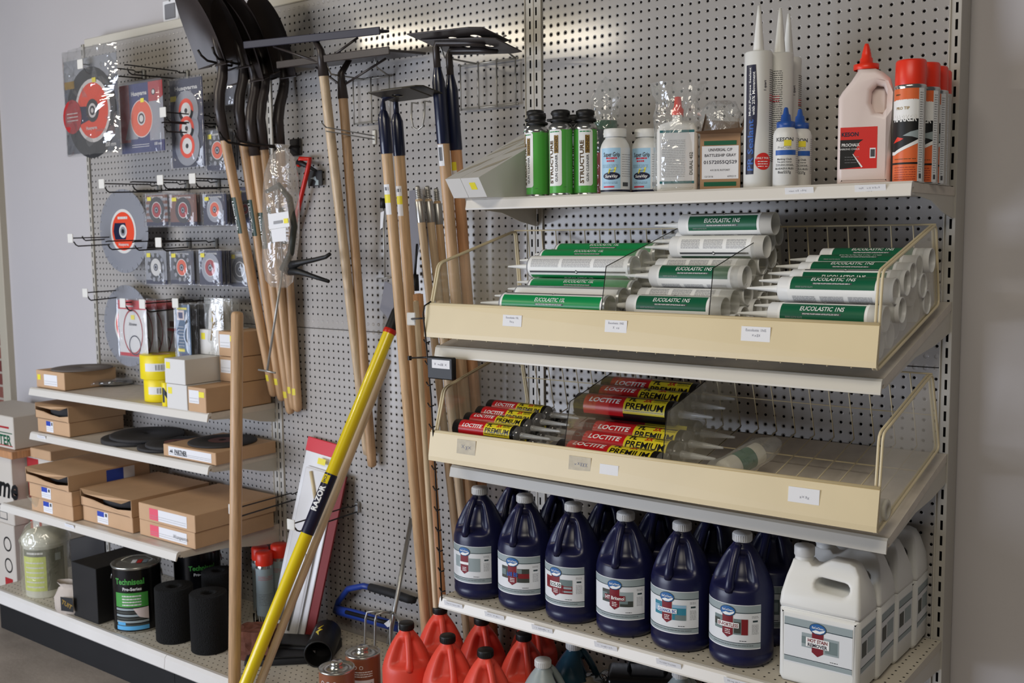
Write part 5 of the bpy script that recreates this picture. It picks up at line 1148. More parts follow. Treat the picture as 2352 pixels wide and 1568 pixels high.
# bare lower-right hooks
for (u, v, lab) in ((690, 1130, 'upper of the two tagged scan hooks low beside the left shelves'), (824, 1160, 'lower of the two tagged scan hooks, in front of the white package')):
    p = PX(u, v, y=-.001); peg_hook(u, v, .30, 1, lab, 'low scan hooks')
def disc_art(m, cx, cz, r, ring, kind='disc', y=-.0014, hub=True):
    """printed or real cutting disc shown on a card"""
    m.disc(r, 'blade_dark' if kind != 'steel' else 'blade_steel', y, cx, cz, n=36)
    if kind == 'seg':
        for k in range(10): a = 2*PI*k/10; m.disc(r*.16, 'card_ltgrey', y-.0002, cx+r*.9*math.cos(a), cz+r*.9*math.sin(a), n=8)
    m.disc(r*.62, 'disc_white', y-.0004, cx, cz, n=32); m.disc(r*.56, ring, y-.0006, cx, cz, n=32)
    if hub: m.disc(r*.26, 'blade_dark', y-.0008, cx, cz, n=20); m.disc(r*.20, 'blade_steel', y-.001, cx, cz, n=20); m.disc(r*.09, 'black', y-.0012, cx, cz, n=14)
def pack(name, label, x0, x1, z0, z1, y, art, group=None, thick=.012, film='blister_clear', tab=.0, blank=False):
    t = thing(name, label, 'package', ((x0+x1)/2, y, z0), group=group); w, h = (x1-x0)/2, z1-z0
    c = MB(); c.box(-w, w, .0, .0012, 0, h, 'card_ltgrey')
    if art: art(c, w, h)
    c.build('card', t)
    b = MB(); b.box(-w*1.01, w*1.01, -thick, -.0022, -.006, h+.006, film, .004, seg=2); b.build('blister', t)
    return t
def bag_film(t, w, h, film, amp=.006, y=-.012, seed=1, nx=14, nz=18, taper=.8):
    """crumpled clear envelope in front of a card"""
    rnd = random.Random(seed); m = MB(); vs = []; fs = []
    for side in (0, 1):
        for j in range(nz+1):
            for i in range(nx+1):
                s = -1+2*i/nx; e = 1-s*s
                vs.append((s*w, (y*e*(1 if side == 0 else -.15))+rnd.uniform(-amp, amp)*(e > .05), -.01+(h+.02)*j/nz))
    n = (nx+1)*(nz+1)
    for side in (0, 1):
        for j in range(nz):
            for i in range(nx): a = side*n+j*(nx+1)+i; f = (a, a+1, a+nx+2, a+nx+1); fs.append(f if side == 0 else f[::-1])
    m.add(vs, fs, film, True); return m.build('bag', t)
def fr(px0, px1, y):
    (u0, v0), (u1, v1) = px0, px1; vm = (v0+v1)/2; um = (u0+u1)/2
    return PX(u0, vm, y=y).x, PX(u1, vm, y=y).x, PX(um, v1, y=y).z, PX(um, v0, y=y).z, y
def art_big(c, w, h):
    c.rect(-w, w, 0, h*.78, 'card_grey', -.0002); c.rect(-w, -w*.3, h*.55, h*.78, 'card_orange', -.0003) if False else None
    c.disc(w*.95, 'blade_dark', -.0006, 0, h*.42); c.disc(w*.66, 'disc_white', -.0010, .01, h*.44); c.disc(w*.58, 'disc_orange', -.0014, .01, h*.44); c.poly([(-.09, h*.30), (.01, h*.36), (.03, h*.48), (-.09, h*.5)], 'card_navy', -.0018)
    c.disc(w*.24, 'blade_dark', -.0022, .01, h*.44); c.disc(w*.15, 'disc_white', -.0025, .01, h*.44); c.disc(w*.10, 'blade_dark', -.0028, .01, h*.44); c.disc(w*.05, 'disc_white', -.003, .01, h*.44)
    c.disc(w*.36, 'card_red', -.0034, -w*.72, h*.40); lines(c, -w*.92, -w*.5, h*.44, 3, .014, 'disc_white', -.0037, None, .004); c.text('Husqvarna', .013, 'disc_white', .0, h*.26, -.0034, bold=.02); c.text('350 mm', .016, 'disc_white', w*.66, h*.07, -.001, bold=.02)
    c.rect(w*.1, w*.24, h*.73, h*.78, 'sticker_yellow', -.0036); c.rect(-w*.98, -w*.6, h*.70, h*.78, 'gold_print', -.0012)
t = pack('blade_package', 'largest bagged cutting wheel, shiny clear film, top left', *fr((150, 130), (272, 350), -.245), art_big, None, .012)
for k in kids(t):
    if k.name.startswith('blister'): bpy.data.objects.remove(k)
x0, x1, z0, z1, y = fr((148, 122), (274, 357), -.245); bag_film(t, (x1-x0)/2, z1-z0, 'foil_bag', .010, -.030, 4)
def art_p2(c, w, h):
    c.rect(-w, -w*.55, 0, h, 'card_red', -.0002); c.rect(-w*.55, w*.35, 0, h, 'card_blue', -.0003); c.rect(w*.35, w, 0, h*.72, 'card_ltgrey', -.0003); c.rect(w*.35, w, h*.72, h, 'card_red', -.0004); c.rect(-w, w, 0, h*.16, 'card_blue', -.0005)
    c.poly([(w*.35, h*.62), (w, h*.78), (w, h*.62)], 'card_ltgrey', -.0006); c.disc(.012, 'black', -.0008, w*.58, h*.85); c.disc(.008, 'disc_white', -.001, w*.58, h*.85)
    c.text('Husqvarna', .016, 'disc_white', -w*.08, h*.86, -.001, bold=.03, wid=w*.72); c.poly([(-w*.8, h*.2), (-w*.2, h*.2), (-.02, h*.45), (-w*.55, h*.5)], 'card_ltgrey', -.0008)
    c.disc(.072, 'chalk_pink', -.0010, .0, h*.49); c.disc(.068, 'card_orange', -.0013, .0, h*.49); c.disc(.026, 'disc_white', -.0018, .0, h*.49); c.disc(.02, 'blade_dark', -.002, .0, h*.49); c.disc(.013, 'disc_white', -.0022, 0, h*.49); c.rect(.0, .022, h*.72, h*.78, 'sticker_yellow', -.0025)
    c.text('180 mm', .011, 'disc_white', w*.7, h*.11, -.0008, bold=.02); lines(c, -w*.5, w*.3, h*.12, 2, .008, 'disc_white', -.0008, None, .0025)
pack('blade_package', 'blister card with orange disc on navy and red, beside the large bagged wheel', *fr((277, 190), (376, 350), -.20), art_p2, None, .016)
def art_p3(c, w, h):
    c.rect(-w, w, 0, h, 'card_navy', -.0002); c.text('Husqvarna', .015, 'disc_white', 0, h*.90, -.0006, bold=.03, wid=w*1.4); c.text('PLX TRIO', .011, 'disc_white', 0, h*.845, -.0006, bold=.02); c.text('4.5"', .011, 'disc_white', w*.7, h*.06, -.0006, bold=.02); c.rect(-w*.98, -w*.6, h*.76, h*.82, 'sticker_yellow', -.0008)
    for z in (.64, .44, .24): c.disc(w*.74, 'blade_steel', -.003-.002*(.64-z), 0, h*z); c.disc(w*.45, 'disc_orange', -.0034-.002*(.64-z), 0, h*z); c.disc(w*.3, 'disc_white', -.0037-.002*(.64-z), 0, h*z); c.disc(w*.09, 'black', -.004-.002*(.64-z), 0, h*z)
pack('blade_package', 'tall navy card with three small discs one above another', *fr((393, 180), (468, 384), -.14), art_p3, None, .008)
pack('blade_package', 'clear box of red saw parts behind the triple-disc card', *fr((500, 185), (545, 240), -.05), lambda c, w, h: c.rect(-w, w, 0, h, 'card_grey', -.0003), None, .02)
def art_small(bg, ring, kind='disc', brick=False, txt=True, dy=0):
    def f(c, w, h):
        c.rect(-w, w, 0, h, bg, -.0002)
        if brick:
            for j in range(5): c.rect(-w, w, h*(.12+.19*j), h*(.22+.19*j), 'card_brick', -.0003)
        c.rect(-w, w, 0, h*.12, 'card_navy', -.0004)
        if txt: c.text('Husqvarna', .009, 'disc_white', 0, h*.92, -.0006, bold=.03, wid=w*1.2)
        disc_art(c, 0, h*.5+dy, min(w*.82, h*.42), ring, kind); c.rect(-w*.8, -w*.45, h*.80, h*.92, 'sticker_yellow', -.0035); c.text('4.5"', .008, 'disc_white', w*.7, h*.06, -.0006, bold=.02)
    return f
def stack(label, px0, px1, y, art, n, group, dy=.02, behind='one of the packs stacked behind'):
    x0, x1, z0, z1, yy = fr(px0, px1, y); t = pack('blade_package', label, x0, x1, z0, z1, y, art, group, .015)
    for i in range(1, n): dup(t, ['', 'second', 'third', 'rear'][i]+' pack on the hook, behind the '+label.replace('small ', '').replace('blister ', '').split(',')[0], (t.location.x, y+dy*i, z0-.0008*i))
    return t
R2 = 'upper row of small blister packs'
stack('small blister pack with black-rimmed red disc, left in its row', (336, 446), (385, 518), -.15, art_small('card_ltgrey', 'card_red', brick=True), 3, R2, behind='hidden pack behind')
stack('small blister pack with thick black-rimmed red disc, middle in its row', (391, 447), (452, 518), -.155, art_small('card_brick', 'card_red', brick=True), 3, R2, behind='hidden pack behind')
stack('small blister pack with pale-rimmed orange disc on navy, right in its row', (467, 446), (521, 516), -.15, art_small('card_navy', 'card_orange', 'steel'), 3, R2, behind='hidden pack behind')
stack('blue-backed blister pack peeking out between the shovel handles', (548, 430), (580, 530), -.05, art_small('card_blue', 'card_red'), 1, R2)
stack('blister pack with segmented orange disc, beside the triple-disc card', (474, 300), (526, 390), -.12, art_small('card_grey', 'card_orange', 'seg'), 3, None, behind='hidden pack behind')
R3 = 'lower row of small blister packs'
stack('small blister pack with speckled disc and white glare, left of the lower row', (335, 575), (383, 652), -.15, art_small('card_ltgrey', 'disc_white', 'seg', txt=False), 2, R3, behind='hidden pack behind')
stack('small blister pack with orange segmented disc, second in the lower row', (391, 576), (446, 652), -.15, art_small('card_grey', 'card_orange', 'seg'), 3, R3, behind='hidden pack behind')
stack('small blister pack with glossy pale disc, third in the lower row', (458, 575), (510, 654), -.15, art_small('card_navy', 'card_red', 'steel'), 3, R3, behind='hidden pack behind')
stack('small blister pack with black grinding cup, right of the lower row', (530, 578), (574, 658), -.09, art_small('card_ltgrey', 'blade_dark'), 2, R3, behind='hidden pack behind')
# bare diamond blade and the half-hidden one
def saw_blade(label, u, v, y, r, group):
    p = PX(u, v, y=y); t = thing('saw_blade', label, 'saw blade', p, group=group)
    b = MB(); lp = []
    n = 26
    for k in range(n):
        a0 = 2*PI*k/n; a1 = 2*PI*(k+.9)/n
        for q in range(4): a = a0+(a1-a0)*q/3; lp.append((r*math.cos(a), r*math.sin(a)))
        for rr, a in ((r*.90, a1+.002), (r*.90, a1+.008)): lp.append((rr*math.cos(a), rr*math.sin(a)))
    b.bm(solid2d([lp], .003, .0003, 1), 'blade_steel'); b.build('disc', t)
    l = MB(); l.disc(r*.53, 'disc_white', -.0022, 0, 0, n=40); l.disc(r*.46, 'disc_orange', -.0025, 0, 0, n=40); l.poly([(-r*.34, -r*.2), (r*.1, -r*.2), (r*.16, r*.02), (r*.1, r*.2), (-r*.34, r*.2), (-r*.40, 0)], 'card_navy', -.0028)
    l.disc(r*.16, 'disc_white', -.0031, 0, 0); l.disc(r*.11, 'blade_steel', -.0034, 0, 0); l.disc(r*.055, 'black', -.0037, 0, 0); lines(l, -r*.2, r*.2, r*.35, 1, .01, 'disc_white', -.003, None, r*.06); l.text('Husqvarna', r*.07, 'disc_white', 0, -r*.31, -.003, bold=.02); l.build('paper_label', t)
    return t
saw_blade('large bare steel diamond blade with orange paper label', 284, 531, -.10, .172, 'bare blades'); peg_hook(288, 535, .2, 0, 'scan hook through the centre of the bare diamond blade', two=False); peg_hook(300, 547, .26, 1, 'scan hook in front of the lower half of the bare blade')
saw_blade('diamond blade half hidden behind the red and white pouches', 293, 748, -.07, .172, 'bare blades'); peg_hook(300, 668, .2, 1, 'scan hook over the half-hidden blade')
# pouches
def art_pouch(c, w, h):
    c.rect(-w, w, 0, h, 'pouch_white', -.0002); c.rect(-w, w, h*.84, h, 'pouch_red', -.0004); c.rect(-w, w, 0, h*.06, 'pouch_red', -.0004); c.disc(w*.70, 'card_red', -.0008, 0, h*.44, r0=w*.64, sz=1.35); c.disc(w*.42, 'navy', -.001, .01, h*.20, r0=w*.37)
    c.text('Xtreme', .012, 'print_dark', .0, h*.58, -.0012, shear=.3, bold=.02); c.rect(-w*.1, w*.16, h*.66, h*.74, 'sticker_yellow', -.0014); lines(c, -w*.7, w*.1, h*.91, 1, .008, 'disc_white', -.0012, None, .006)
x0, x1, z0, z1, y = fr((274, 690), (338, 818), -.235)
for i in range(4):
    t = pack('belt_pouch', 'red and white pouch with a red belt ring, '+['front one', 'second one, turned edge-on', 'third one', 'rear one'][i], x0, x1, z0-.002*i, z1-.002*i, y+.045*i, art_pouch, 'belt pouches', .006)
x0, x1, z0, z1, y = fr((384, 695), (404, 760), -.11); pack('small_card', 'small red and white hang card behind the belt pouches', x0, x1, z0, z1, y, lambda c, w, h: (c.rect(-w, w, 0, h, 'pouch_white', -.0003), c.rect(-w, w, h*.75, h, 'pouch_red', -.0005), c.rect(-w, w, 0, h*.1, 'pouch_red', -.0005), c.rect(-w*.5, w*.5, h*.15, h*.35, 'rust_brown', -.0005)), None, .004)
def art_teal(c, w, h):
    c.rect(-w, w, 0, h, 'card_teal', -.0003); c.rect(-w*.8, w*.2, h*.72, h*.9, 'chalk_pink', -.0005); c.rect(-w*.6, .0, h*.75, h*.86, 'card_blue', -.0006); c.rect(w*.35, w*.6, h*.25, h*.85, 'black', -.0006); c.rect(-w*.8, w*.1, h*.14, h*.20, 'sticker_yellow', -.0006); c.rect(-w*.8, w*.8, h*.05, h*.11, 'card_blue', -.0006); lines(c, -w*.8, w*.6, h*.95, 1, .01, 'sticker_yellow', -.0006, None, .008); lines(c, -w*.7, w*.1, h*.6, 8, .012, 'disc_white', -.0006, None, .002)
x0, x1, z0, z1, y = fr((405, 700), (438, 825), -.20)
for i in range(4): pack('file_card', 'blue carded tool, '+['front of its hook', 'second on its hook, dark edge', 'third on its hook', 'rear of its hook'][i], x0, x1, z0-.001*i, z1-.001*i, y+.036*i, art_teal if i == 0 else (lambda c, w, h: c.rect(-w, w, 0, h, 'blade_dark', -.0003)), 'blue carded tools', .010)
for i, (u, y) in enumerate(((492, -.15), (510, -.10), (522, -.06))):
    p = PX(u, 745, y=y); t = thing('bagged_part', 'clear bag with a white insert hanging behind the white boxes, %s' % ['front', 'middle', 'rear'][i], 'package', (p.x, y, p.z-.11), (0, 0, .15*i), 'clear hanging bags')
    m = MB(); m.prism([(-.045, 0), (.05, .005), (.032, .16), (.012, .2), (-.012, .2), (-.03, .16)], 0, .003, 'pouch_white'); m.build('insert', t); m = MB(); m.tube([(-.01, -.006, .05), (.01, -.008, .12), (.005, -.006, .16)], .006, 'gold_print', 8); m.rect(-.012, .006, .12, .135, 'sticker_yellow', -.002); m.build('part', t); bag_film(t, .056, .2, 'bag_film', .003, -.012, 9+i, 8, 10)

# ================================================================== LEFT BAY: shelf goods
mat('tape_yellow', (240, 218, 30), .35); mat('kraft', (196, 160, 124), .75, var=.06, vscale=10); mat('kraft_dark', (140, 98, 66), .8); mat('label_blue', (42, 70, 170), .5); mat('label_pink', (226, 90, 110), .5)
mat('wheel', (52, 50, 50), .8, bump=.2, bscale=200); mat('wheel_label', (112, 70, 66), .7); mat('cavity', (46, 34, 26), .9)
def carton(label, x0, x1, y0, y1, z0, z1, group=None, m='kraft', lab=None, torn=False, rz=0, name='carton', face='kraft', side_label=False):
    cx, cy = (x0+x1)/2, (y0+y1)/2; t = thing(name, label, 'box', (cx, cy, z0), (0, 0, rz), group); w, d, h = (x1-x0)/2, (y1-y0)/2, z1-z0
    b = MB()
    if not torn: b.box(-w, w, -d, d, .0008, h, m, .0015); b.rect(-w+.0015, w-.0015, .0015, h-.0015, face, -d-.0002)
    else:
        k = .0025; b.box(-w, w, -d, d, .0008, k, m); b.box(-w, w, -d, d, h-k, h, m); b.box(-w, -w+k, -d, d, k, h-k, m); b.box(w-k, w, -d, d, k, h-k, m); b.box(-w, w, d-k, d, k, h-k, m)
        b.add([(-w, -d, 0), (w, -d, 0), (w, -d, h*.42), (w*.5, -d-.002, h*.3), (0, -d-.004, h*.38), (-w*.5, -d, h*.5), (-w, -d, h*.55)], [tuple(range(7))], m)
    b.build('body', t)
    if torn:
        f = MB(); f.add([(-w, -d, h), (w, -d, h), (w*.9, -d-.03, h*.86), (w*.2, -d-.02, h*.80), (-w*.6, -d-.026, h*.9)], [tuple(range(5))], m); f.build('torn_flap', t)
        MB().cyl(min(w, d)*.92, h*.25, h*.78, 'wheel', 32).build('wheel_inside', t)
    if lab:
        l = MB()
        for (a, b_, c, e, mm) in lab: l.rect(-w+2*w*a, -w+2*w*b_, h*c, h*e, mm, -d-.0008-.0002*(mm != 'paper'))
        for (a, b_, c, e, mm) in lab[:1]: lines(l, -w+2*w*a+.004, -w+2*w*b_-.004, h*(c+(e-c)*.4), 2, h*.13, 'print_grey', -d-.0012, None, .0012)
        l.build('label', t)
    if side_label: m_ = MB(); M = Matrix.Translation((w+.0006, 0, 0)) @ Matrix.Rotation(PI/2, 4, 'Z'); m_.rect(-d*.1, d*.32, h*.15, h*.9, 'label_blue', 0, M); m_.rect(d*.32, d*.6, h*.15, h*.9, 'paper', 0, M); m_.build('side_label', t)
    return t
def tri(u, v): return [(u, u+.22, .12, .88, 'paper'), (u, u+.14, .55, .88, 'label_blue'), (u+.16, u+.2, .6, .82, 'print_dark')]
mat('disc_grey', (112, 104, 98), .8)
def wheel(label, x, y, z, r, h, group, wl=False, tilt=(0, 0, 0), wm='wheel'):
    t = thing('grinding_wheel', label, 'grinding wheel', (x, y, z), tilt, group)
    MB().lathe([(r*.97, 0), (r, .002), (r, h-.002), (r*.97, h), (.014, h), (.0135, h*.3), (.0001, h*.3)], wm, 48, cap=False).lathe([(.0001, .0002), (r*.97, 0)], wm, 48, cap=False).build('disc', t)
    if wl: m = MB(); m.lathe([(r*.42, h+.0006), (.0145, h+.0006)], 'wheel_label', 36, cap=False); m.build('paper_label', t)
    return t
Z1 = .9995; Z2 = .8095; Z3 = .5295
t = carton('brown carton with a white label under an abrasive disc, top left shelf end', -3.652, -3.43, -.288, -.05, Z1, Z1+.075, lab=[(.28, .75, .18, .8, 'paper'), (.05, .16, .45, .75, 'sticker_yellow')])
wheel('thin grey disc lying on the carton at the end of the top shelf', -3.50, -.165, Z1+.0765, .125, .006, None, wm='disc_grey')
p = PX(255, 882, z=Z1); t = thing('bagged_disc', 'dark disc in a crumpled clear bag on the top left shelf', 'package', (p.x, p.y+.01, Z1+.006), (0, 0, .2))
MB().cyl(.085, 0, .012, 'blade_dark', 32).build('disc', t); MB().lathe([(.1, .0005), (.12, .006), (.108, .022), (.06, .026), (.0001, .024)], 'foil_bag', 36, cap=False, fn=bagfn(.12, 6)).build('bag', t)
# caution tape
def tape(label, x, y, z, r, h, ang):
    t = thing('tape_roll', label, 'tape roll', (x, y, z), (0, 0, ang), 'yellow caution tape rolls')
    MB().lathe([(r*.45, 0), (r-.001, 0), (r, .0015), (r, h-.0015), (r-.001, h), (r*.45, h)], 'tape_yellow', 44, cap=False).build('roll', t); MB().lathe([(r*.45, h-.0005), (r*.42, h), (r*.42, .001), (r*.45, .001)], 'carton_edge', 30, cap=False).build('core', t)
    l = MB(); mp = cylmap(r+.0003); l.rect(-r*.62, r*.5, h*.35, h*.68, 'paper', 0, map=mp)
    for k in range(9): l.rect(-.005+k*.0055, -.0025+k*.0055-.001*(k % 2), h*.4, h*.63, 'print_dark', -.0003, map=mp)
    l.build('barcode_label', t); return t
tape('yellow caution tape roll at the bottom of the stack of two', -2.868, -.205, Z1, .068, .088, .75); tape('wider yellow caution tape roll on top of the stack', -2.868, -.205, Z1+.089, .079, .092, .75)
t = thing('tape_roll', 'slim yellow tape roll printed with a big black N', 'tape roll', (-2.722, -.282, Z1), (0, 0, .75), 'yellow caution tape rolls'); MB().lathe([(.008, 0), (.0205, 0), (.0215, .002), (.0215, .088), (.0205, .09), (.008, .09)], 'tape_yellow', 26, cap=False).build('roll', t); m = MB(); m.text('N', .05, 'black', 0, .045, 0, map=cylmap(.0218), bold=.06, sx=.75); m.build('lettering', t)
# boxes at the right end
Gb = 'white boxes of the left bay'; Gk = 'brown boxes of the left bay'
wl = [(.08, .36, .55, .85, 'sticker_yellow')]; kl = [(.06, .62, .35, .88, 'paper'), (.62, .92, .62, .84, 'sticker_yellow')]
def wbox(label, *a): 
    t = carton(label, *a, Gb, 'box_white', face='box_white'); w, d, h = (a[1]-a[0])/2, (a[3]-a[2])/2, a[5]-a[4]
    m = MB(); m.rect(-w*.85, -w*.45, h*.6, h*.86, 'sticker_yellow', -d-.0006); m.build('price_sticker', t); return t
wbox('long white box, lower one beside the yellow tape', -2.685, -2.562, -.312, -.06, Z1, Z1+.0925); wbox('long white box stacked on the other white box', -2.688, -2.565, -.314, -.065, Z1+.0935, Z1+.186)
wbox('white box set at the back on top of the white pair', -2.680, -2.562, -.16, -.02, Z1+.187, Z1+.282)
carton('low brown box with a yellow sticker at the front right shelf corner', -2.556, -2.452, -.312, -.175, Z1, Z1+.090, Gk, lab=kl)
for i in range(3): carton('brown box in the rear stack on the top shelf, %s' % ['bottom one, behind the low box', 'middle one', 'top one, highest of the boxes'][i], -2.556, -2.448, -.168, -.02, Z1+.094*i, Z1+.094*i+.0925, Gk, lab=kl)
# second shelf
carton('lower of two flat brown cartons at the left end of the second shelf', -3.64, -3.39, -.30, -.05, Z2, Z2+.06, 'second shelf cartons', lab=tri(.28, 0))
carton('torn-open brown carton with a dark wheel inside, on the second shelf', -3.645, -3.385, -.305, -.04, Z2+.061, Z2+.126, 'second shelf cartons', torn=True)
wheel('bare black grinding wheel, bottom of the rear pile on the second shelf', -3.10, -.165, Z2, .148, .018, 'bare grinding wheels'); wheel('bare black grinding wheel on top of the rear pile', -3.06, -.155, Z2+.019, .145, .012, 'bare grinding wheels', tilt=(0, .02, 0))
wheel('bare grinding wheel with a reddish label, half behind the white-labelled carton', -2.87, -.185, Z2, .12, .012, 'bare grinding wheels'); wheel('top bare grinding wheel with a reddish label near the carton', -2.83, -.175, Z2+.013, .12, .012, 'bare grinding wheels', True)
t = carton('flat brown carton with a long white label under the red-centred wheel', -2.745, -2.43, -.296, -.02, Z2, Z2+.046, 'second shelf cartons', lab=[(.10, .92, .15, .88, 'paper')])
m = MB(); m.text('PARTNER', .017, 'print_dark', -.05, .024, -.1395, bold=.03, wid=.075); m.rect(-.088, -.012, .012, .014, 'print_dark', -.1395); m.poly([(-.118, .02), (-.108, .03), (-.106, .022), (-.1, .032), (-.098, .018)], 'print_dark', -.1395); m.build('lettering', t)
wheel('grinding wheel with a red-brown centre lying on the white-labelled carton', -2.58, -.15, Z2+.0465, .128, .008, 'bare grinding wheels', True)
# third shelf
G3 = 'flat cartons on the lowest hung shelf'
carton('flat brown carton, bottom of the left stack on the lowest shelf', -3.44, -3.13, -.452, -.12, Z3, Z3+.058, G3, lab=tri(.3, 0)); carton('flat brown carton, middle of the left stack on the lowest shelf', -3.445, -3.128, -.455, -.12, Z3+.059, Z3+.117, G3, lab=tri(.3, 0))
carton('torn flat carton on top of the left stack, blue label on its side', -3.455, -3.135, -.462, -.10, Z3+.118, Z3+.180, G3, torn=True, side_label=True)
carton('flat brown carton, bottom of the middle stack on the lowest shelf', -3.12, -2.785, -.415, -.08, Z3, Z3+.060, G3, lab=tri(.3, 0)); carton('torn flat carton on top of the middle stack, dark wheel showing', -3.125, -2.78, -.42, -.07, Z3+.061, Z3+.128, G3, torn=True)
pk = [(.2, .86, .15, .82, 'paper'), (.2, .36, .15, .82, 'label_pink')]
carton('flat brown carton with pink and white label, bottom of the right stack', -2.755, -2.42, -.405, -.05, Z3, Z3+.060, G3, lab=pk); carton('flat brown carton with pink and white label, top of the right stack', -2.752, -2.412, -.408, -.045, Z3+.061, Z3+.124, G3, lab=pk)
for t in [o for o in bpy.data.objects if o.get('group') == G3 and 'pink' in o['label']]:
    m = MB(); m.text('Husqvarna', .014, 'print_grey', .085, .03, -.1792-.002, bold=.01); m.build('lettering', t)
# ------------------------------------------------------------------ base deck of the left bay
mat('bucket_white', (216, 214, 200), .4); mat('bucket_label', (196, 206, 80), .5); mat('bucket_dark', (66, 70, 62), .5); mat('can_label_green', (70, 150, 64), .4); mat('can_label_sky', (90, 170, 220), .4); mat('mesh_black', (12, 12, 13), .95, bump=1, bscale=260); mat('black_box', (26, 25, 25), .5, var=.2, vscale=6); film('bag_yellowish', (232, 228, 196), .2, .1, .7, 18, 2.2)
t = thing('bucket', 'white bucket with yellow-green label, wrapped in a knotted clear bag', 'bucket', (-3.415, -.42, ZD), (0, 0, .85)); R = .083
MB().lathe([(R-.006, 0), (R-.003, .003), (R, .21), (R+.004, .212), (R+.004, .222), (R, .224)], 'bucket_white', 36).build('body', t)
MB().lathe([(R+.005, .222), (R+.006, .226), (R+.004, .24), (R*.8, .262), (R*.5, .268), (.0001, .27)], 'bucket_white', 36, cap=False).build('lid', t)
l = MB(); mp = cylmap(R+.0006); l.rect(-.085, .10, .03, .2, 'bucket_dark', 0, map=mp); l.rect(-.085, .02, .03, .172, 'bucket_label', -.0004, map=mp); lines(l, -.06, .01, .19, 1, .01, 'disc_white', -.0006, mp, .008); lines(l, -.07, .01, .15, 6, .02, 'disc_white', -.0008, mp, .006); l.rect(.055, .08, .15, .18, 'label_grey', -.0006, map=mp); l.build('label', t)
MB().lathe([(R+.004, .001), (R+.012, .02), (R+.010, .2), (R+.014, .235), (R*.8, .285), (.026, .315), (.020, .335), (.040, .38), (.055, .41)], 'bag_yellowish', 44, cap=False, fn=bagfn(.045, 31)).build('bag', t)
p = PX(152, 1385, z=ZD+.04); mat('sack', (190, 178, 166), .8, bump=.3, bscale=30); t = thing('mortar_bag', 'small crumpled beige sack with yellow lettering', 'bag', (p.x, p.y+.02, ZD+.001), (0, 0, .3))
MB().lathe([(.045, 0), (.058, .012), (.056, .06), (.036, .095), (.03, .10), (.045, .12)], 'sack', 26, cap=False, fn=lambda P_, a: bagfn(.12, 13)(Vector((P_.x*1.25, P_.y*.7, P_.z)), a)).build('sack', t)
m = MB(); m.poly([(-.005, .02), (.055, .02), (.055, .075), (-.005, .075)], 'black', -.048); m.text('TUIT', .017, 'gold_print', .025, .048, -.0486, bold=.03, rot=-.4); m.build('label', t)
t = carton('tall black box standing beside the bucket', -3.068, -2.90, -.505, -.24, ZD, ZD+.215, m='black_box', face='black_box'); m = MB(); m.rect(-.03, .09, .02, .03, 'gold_print', 0, Matrix.Translation((.0848, 0, 0)) @ Matrix.Rotation(PI/2, 4, 'Z')); m.build('side_print', t)
def gal(label, x, y, r, h, dark):
    t = thing('paint_can', label, 'can', (x, y, ZD), (0, 0, .8), 'black-labelled paint cans')
    MB().lathe([(r-.003, 0), (r, .002), (r, .006)], 'tin', 40).lathe([(r-.0005, .006), (r-.0005, h-.008)], 'black_gloss', 40, cap=False).lathe([(r, h-.008), (r+.002, h-.003), (r+.002, h), (r-.002, h+.002), (r-.006, h)], 'tin', 40, cap=False).build('body', t)
    lm = 'black' if dark else 'tin'
    MB().lathe([(r-.006, h+.001), (r-.010, h-.006), (r-.016, h-.006), (r-.019, h-.001), (r*.6, h-.0015), (.0001, h-.001)], lm, 40, cap=False).build('lid', t)
    l = MB(); mp = cylmap(r+.0003)
    if not dark:
        l.text('Techniseal', .022, 'can_label_green', -.012, h-.05, -.0004, map=mp, bold=.03, wid=.11); l.text('Pro-Series', .012, 'disc_white', -.002, h-.078, -.0004, map=mp, bold=.03); l.rect(-.07, .055, h*.40, h*.62, 'can_label_green', -.0002, map=mp); lines(l, -.04, .03, h*.58, 4, .011, 'disc_white', -.0005, mp, .005)
        for k in range(6): l.rect(-.07, .055, h*(.11+.048*k), h*(.11+.048*k)+.008, 'label_grey' if k % 2 else 'pic_dark', -.0002, map=mp)
        l.poly([(.0, h*.38), (.055, h*.39), (.055, h*.2), (.02, h*.25)], 'chalk_pink', -.0005, map=mp); l.rect(-.07, .055, .012, h*.11, 'can_label_sky', -.0004, map=mp); l.rect(-.065, -.03, .03, h*.17, 'can_label_sky', -.0006, map=mp)
        m = MB()
        for a in range(3): m.rect(-.025+.02*a, -.008+.02*a, -.02, .02, ['paper', 'label_red', 'label_grey'][a], 0, Matrix.Translation((.01, 0, h+.0004)) @ Matrix.Rotation(-PI/2, 4, 'X'))
        m.build('lid_print', t)
    else: l.text('Techniseal', .018, 'can_label_green', .03, h-.06, -.0004, map=mp, bold=.03, wid=.1); l.text('Pro-Series', .011, 'disc_white', .03, h-.085, -.0004, map=mp, bold=.02)
    l.build('label', t)
    b = MB(); b.tube([(r*.99*math.sin(a), -r*.99*math.cos(a), h-.07) if False else ((r+.004)*math.cos(a), (r+.004)*.35*math.sin(a)+.0, h-.06+.075*math.sin(a)*(1)) for a in [PI*k/12 for k in range(13)]], .0022, 'tin', 6); b.build('bail', t); return t
gal('black paint can with green Techniseal lettering and silver lid', -2.775, -.415, .088, .245, False).__setitem__('label', 'black paint can with green lettering, silver lid and sky-blue foot band')
gal('second', -2.70, -.20, .088, .262, True).__setitem__('label', 'black paint can with dark lid, behind the silver-lidded one')
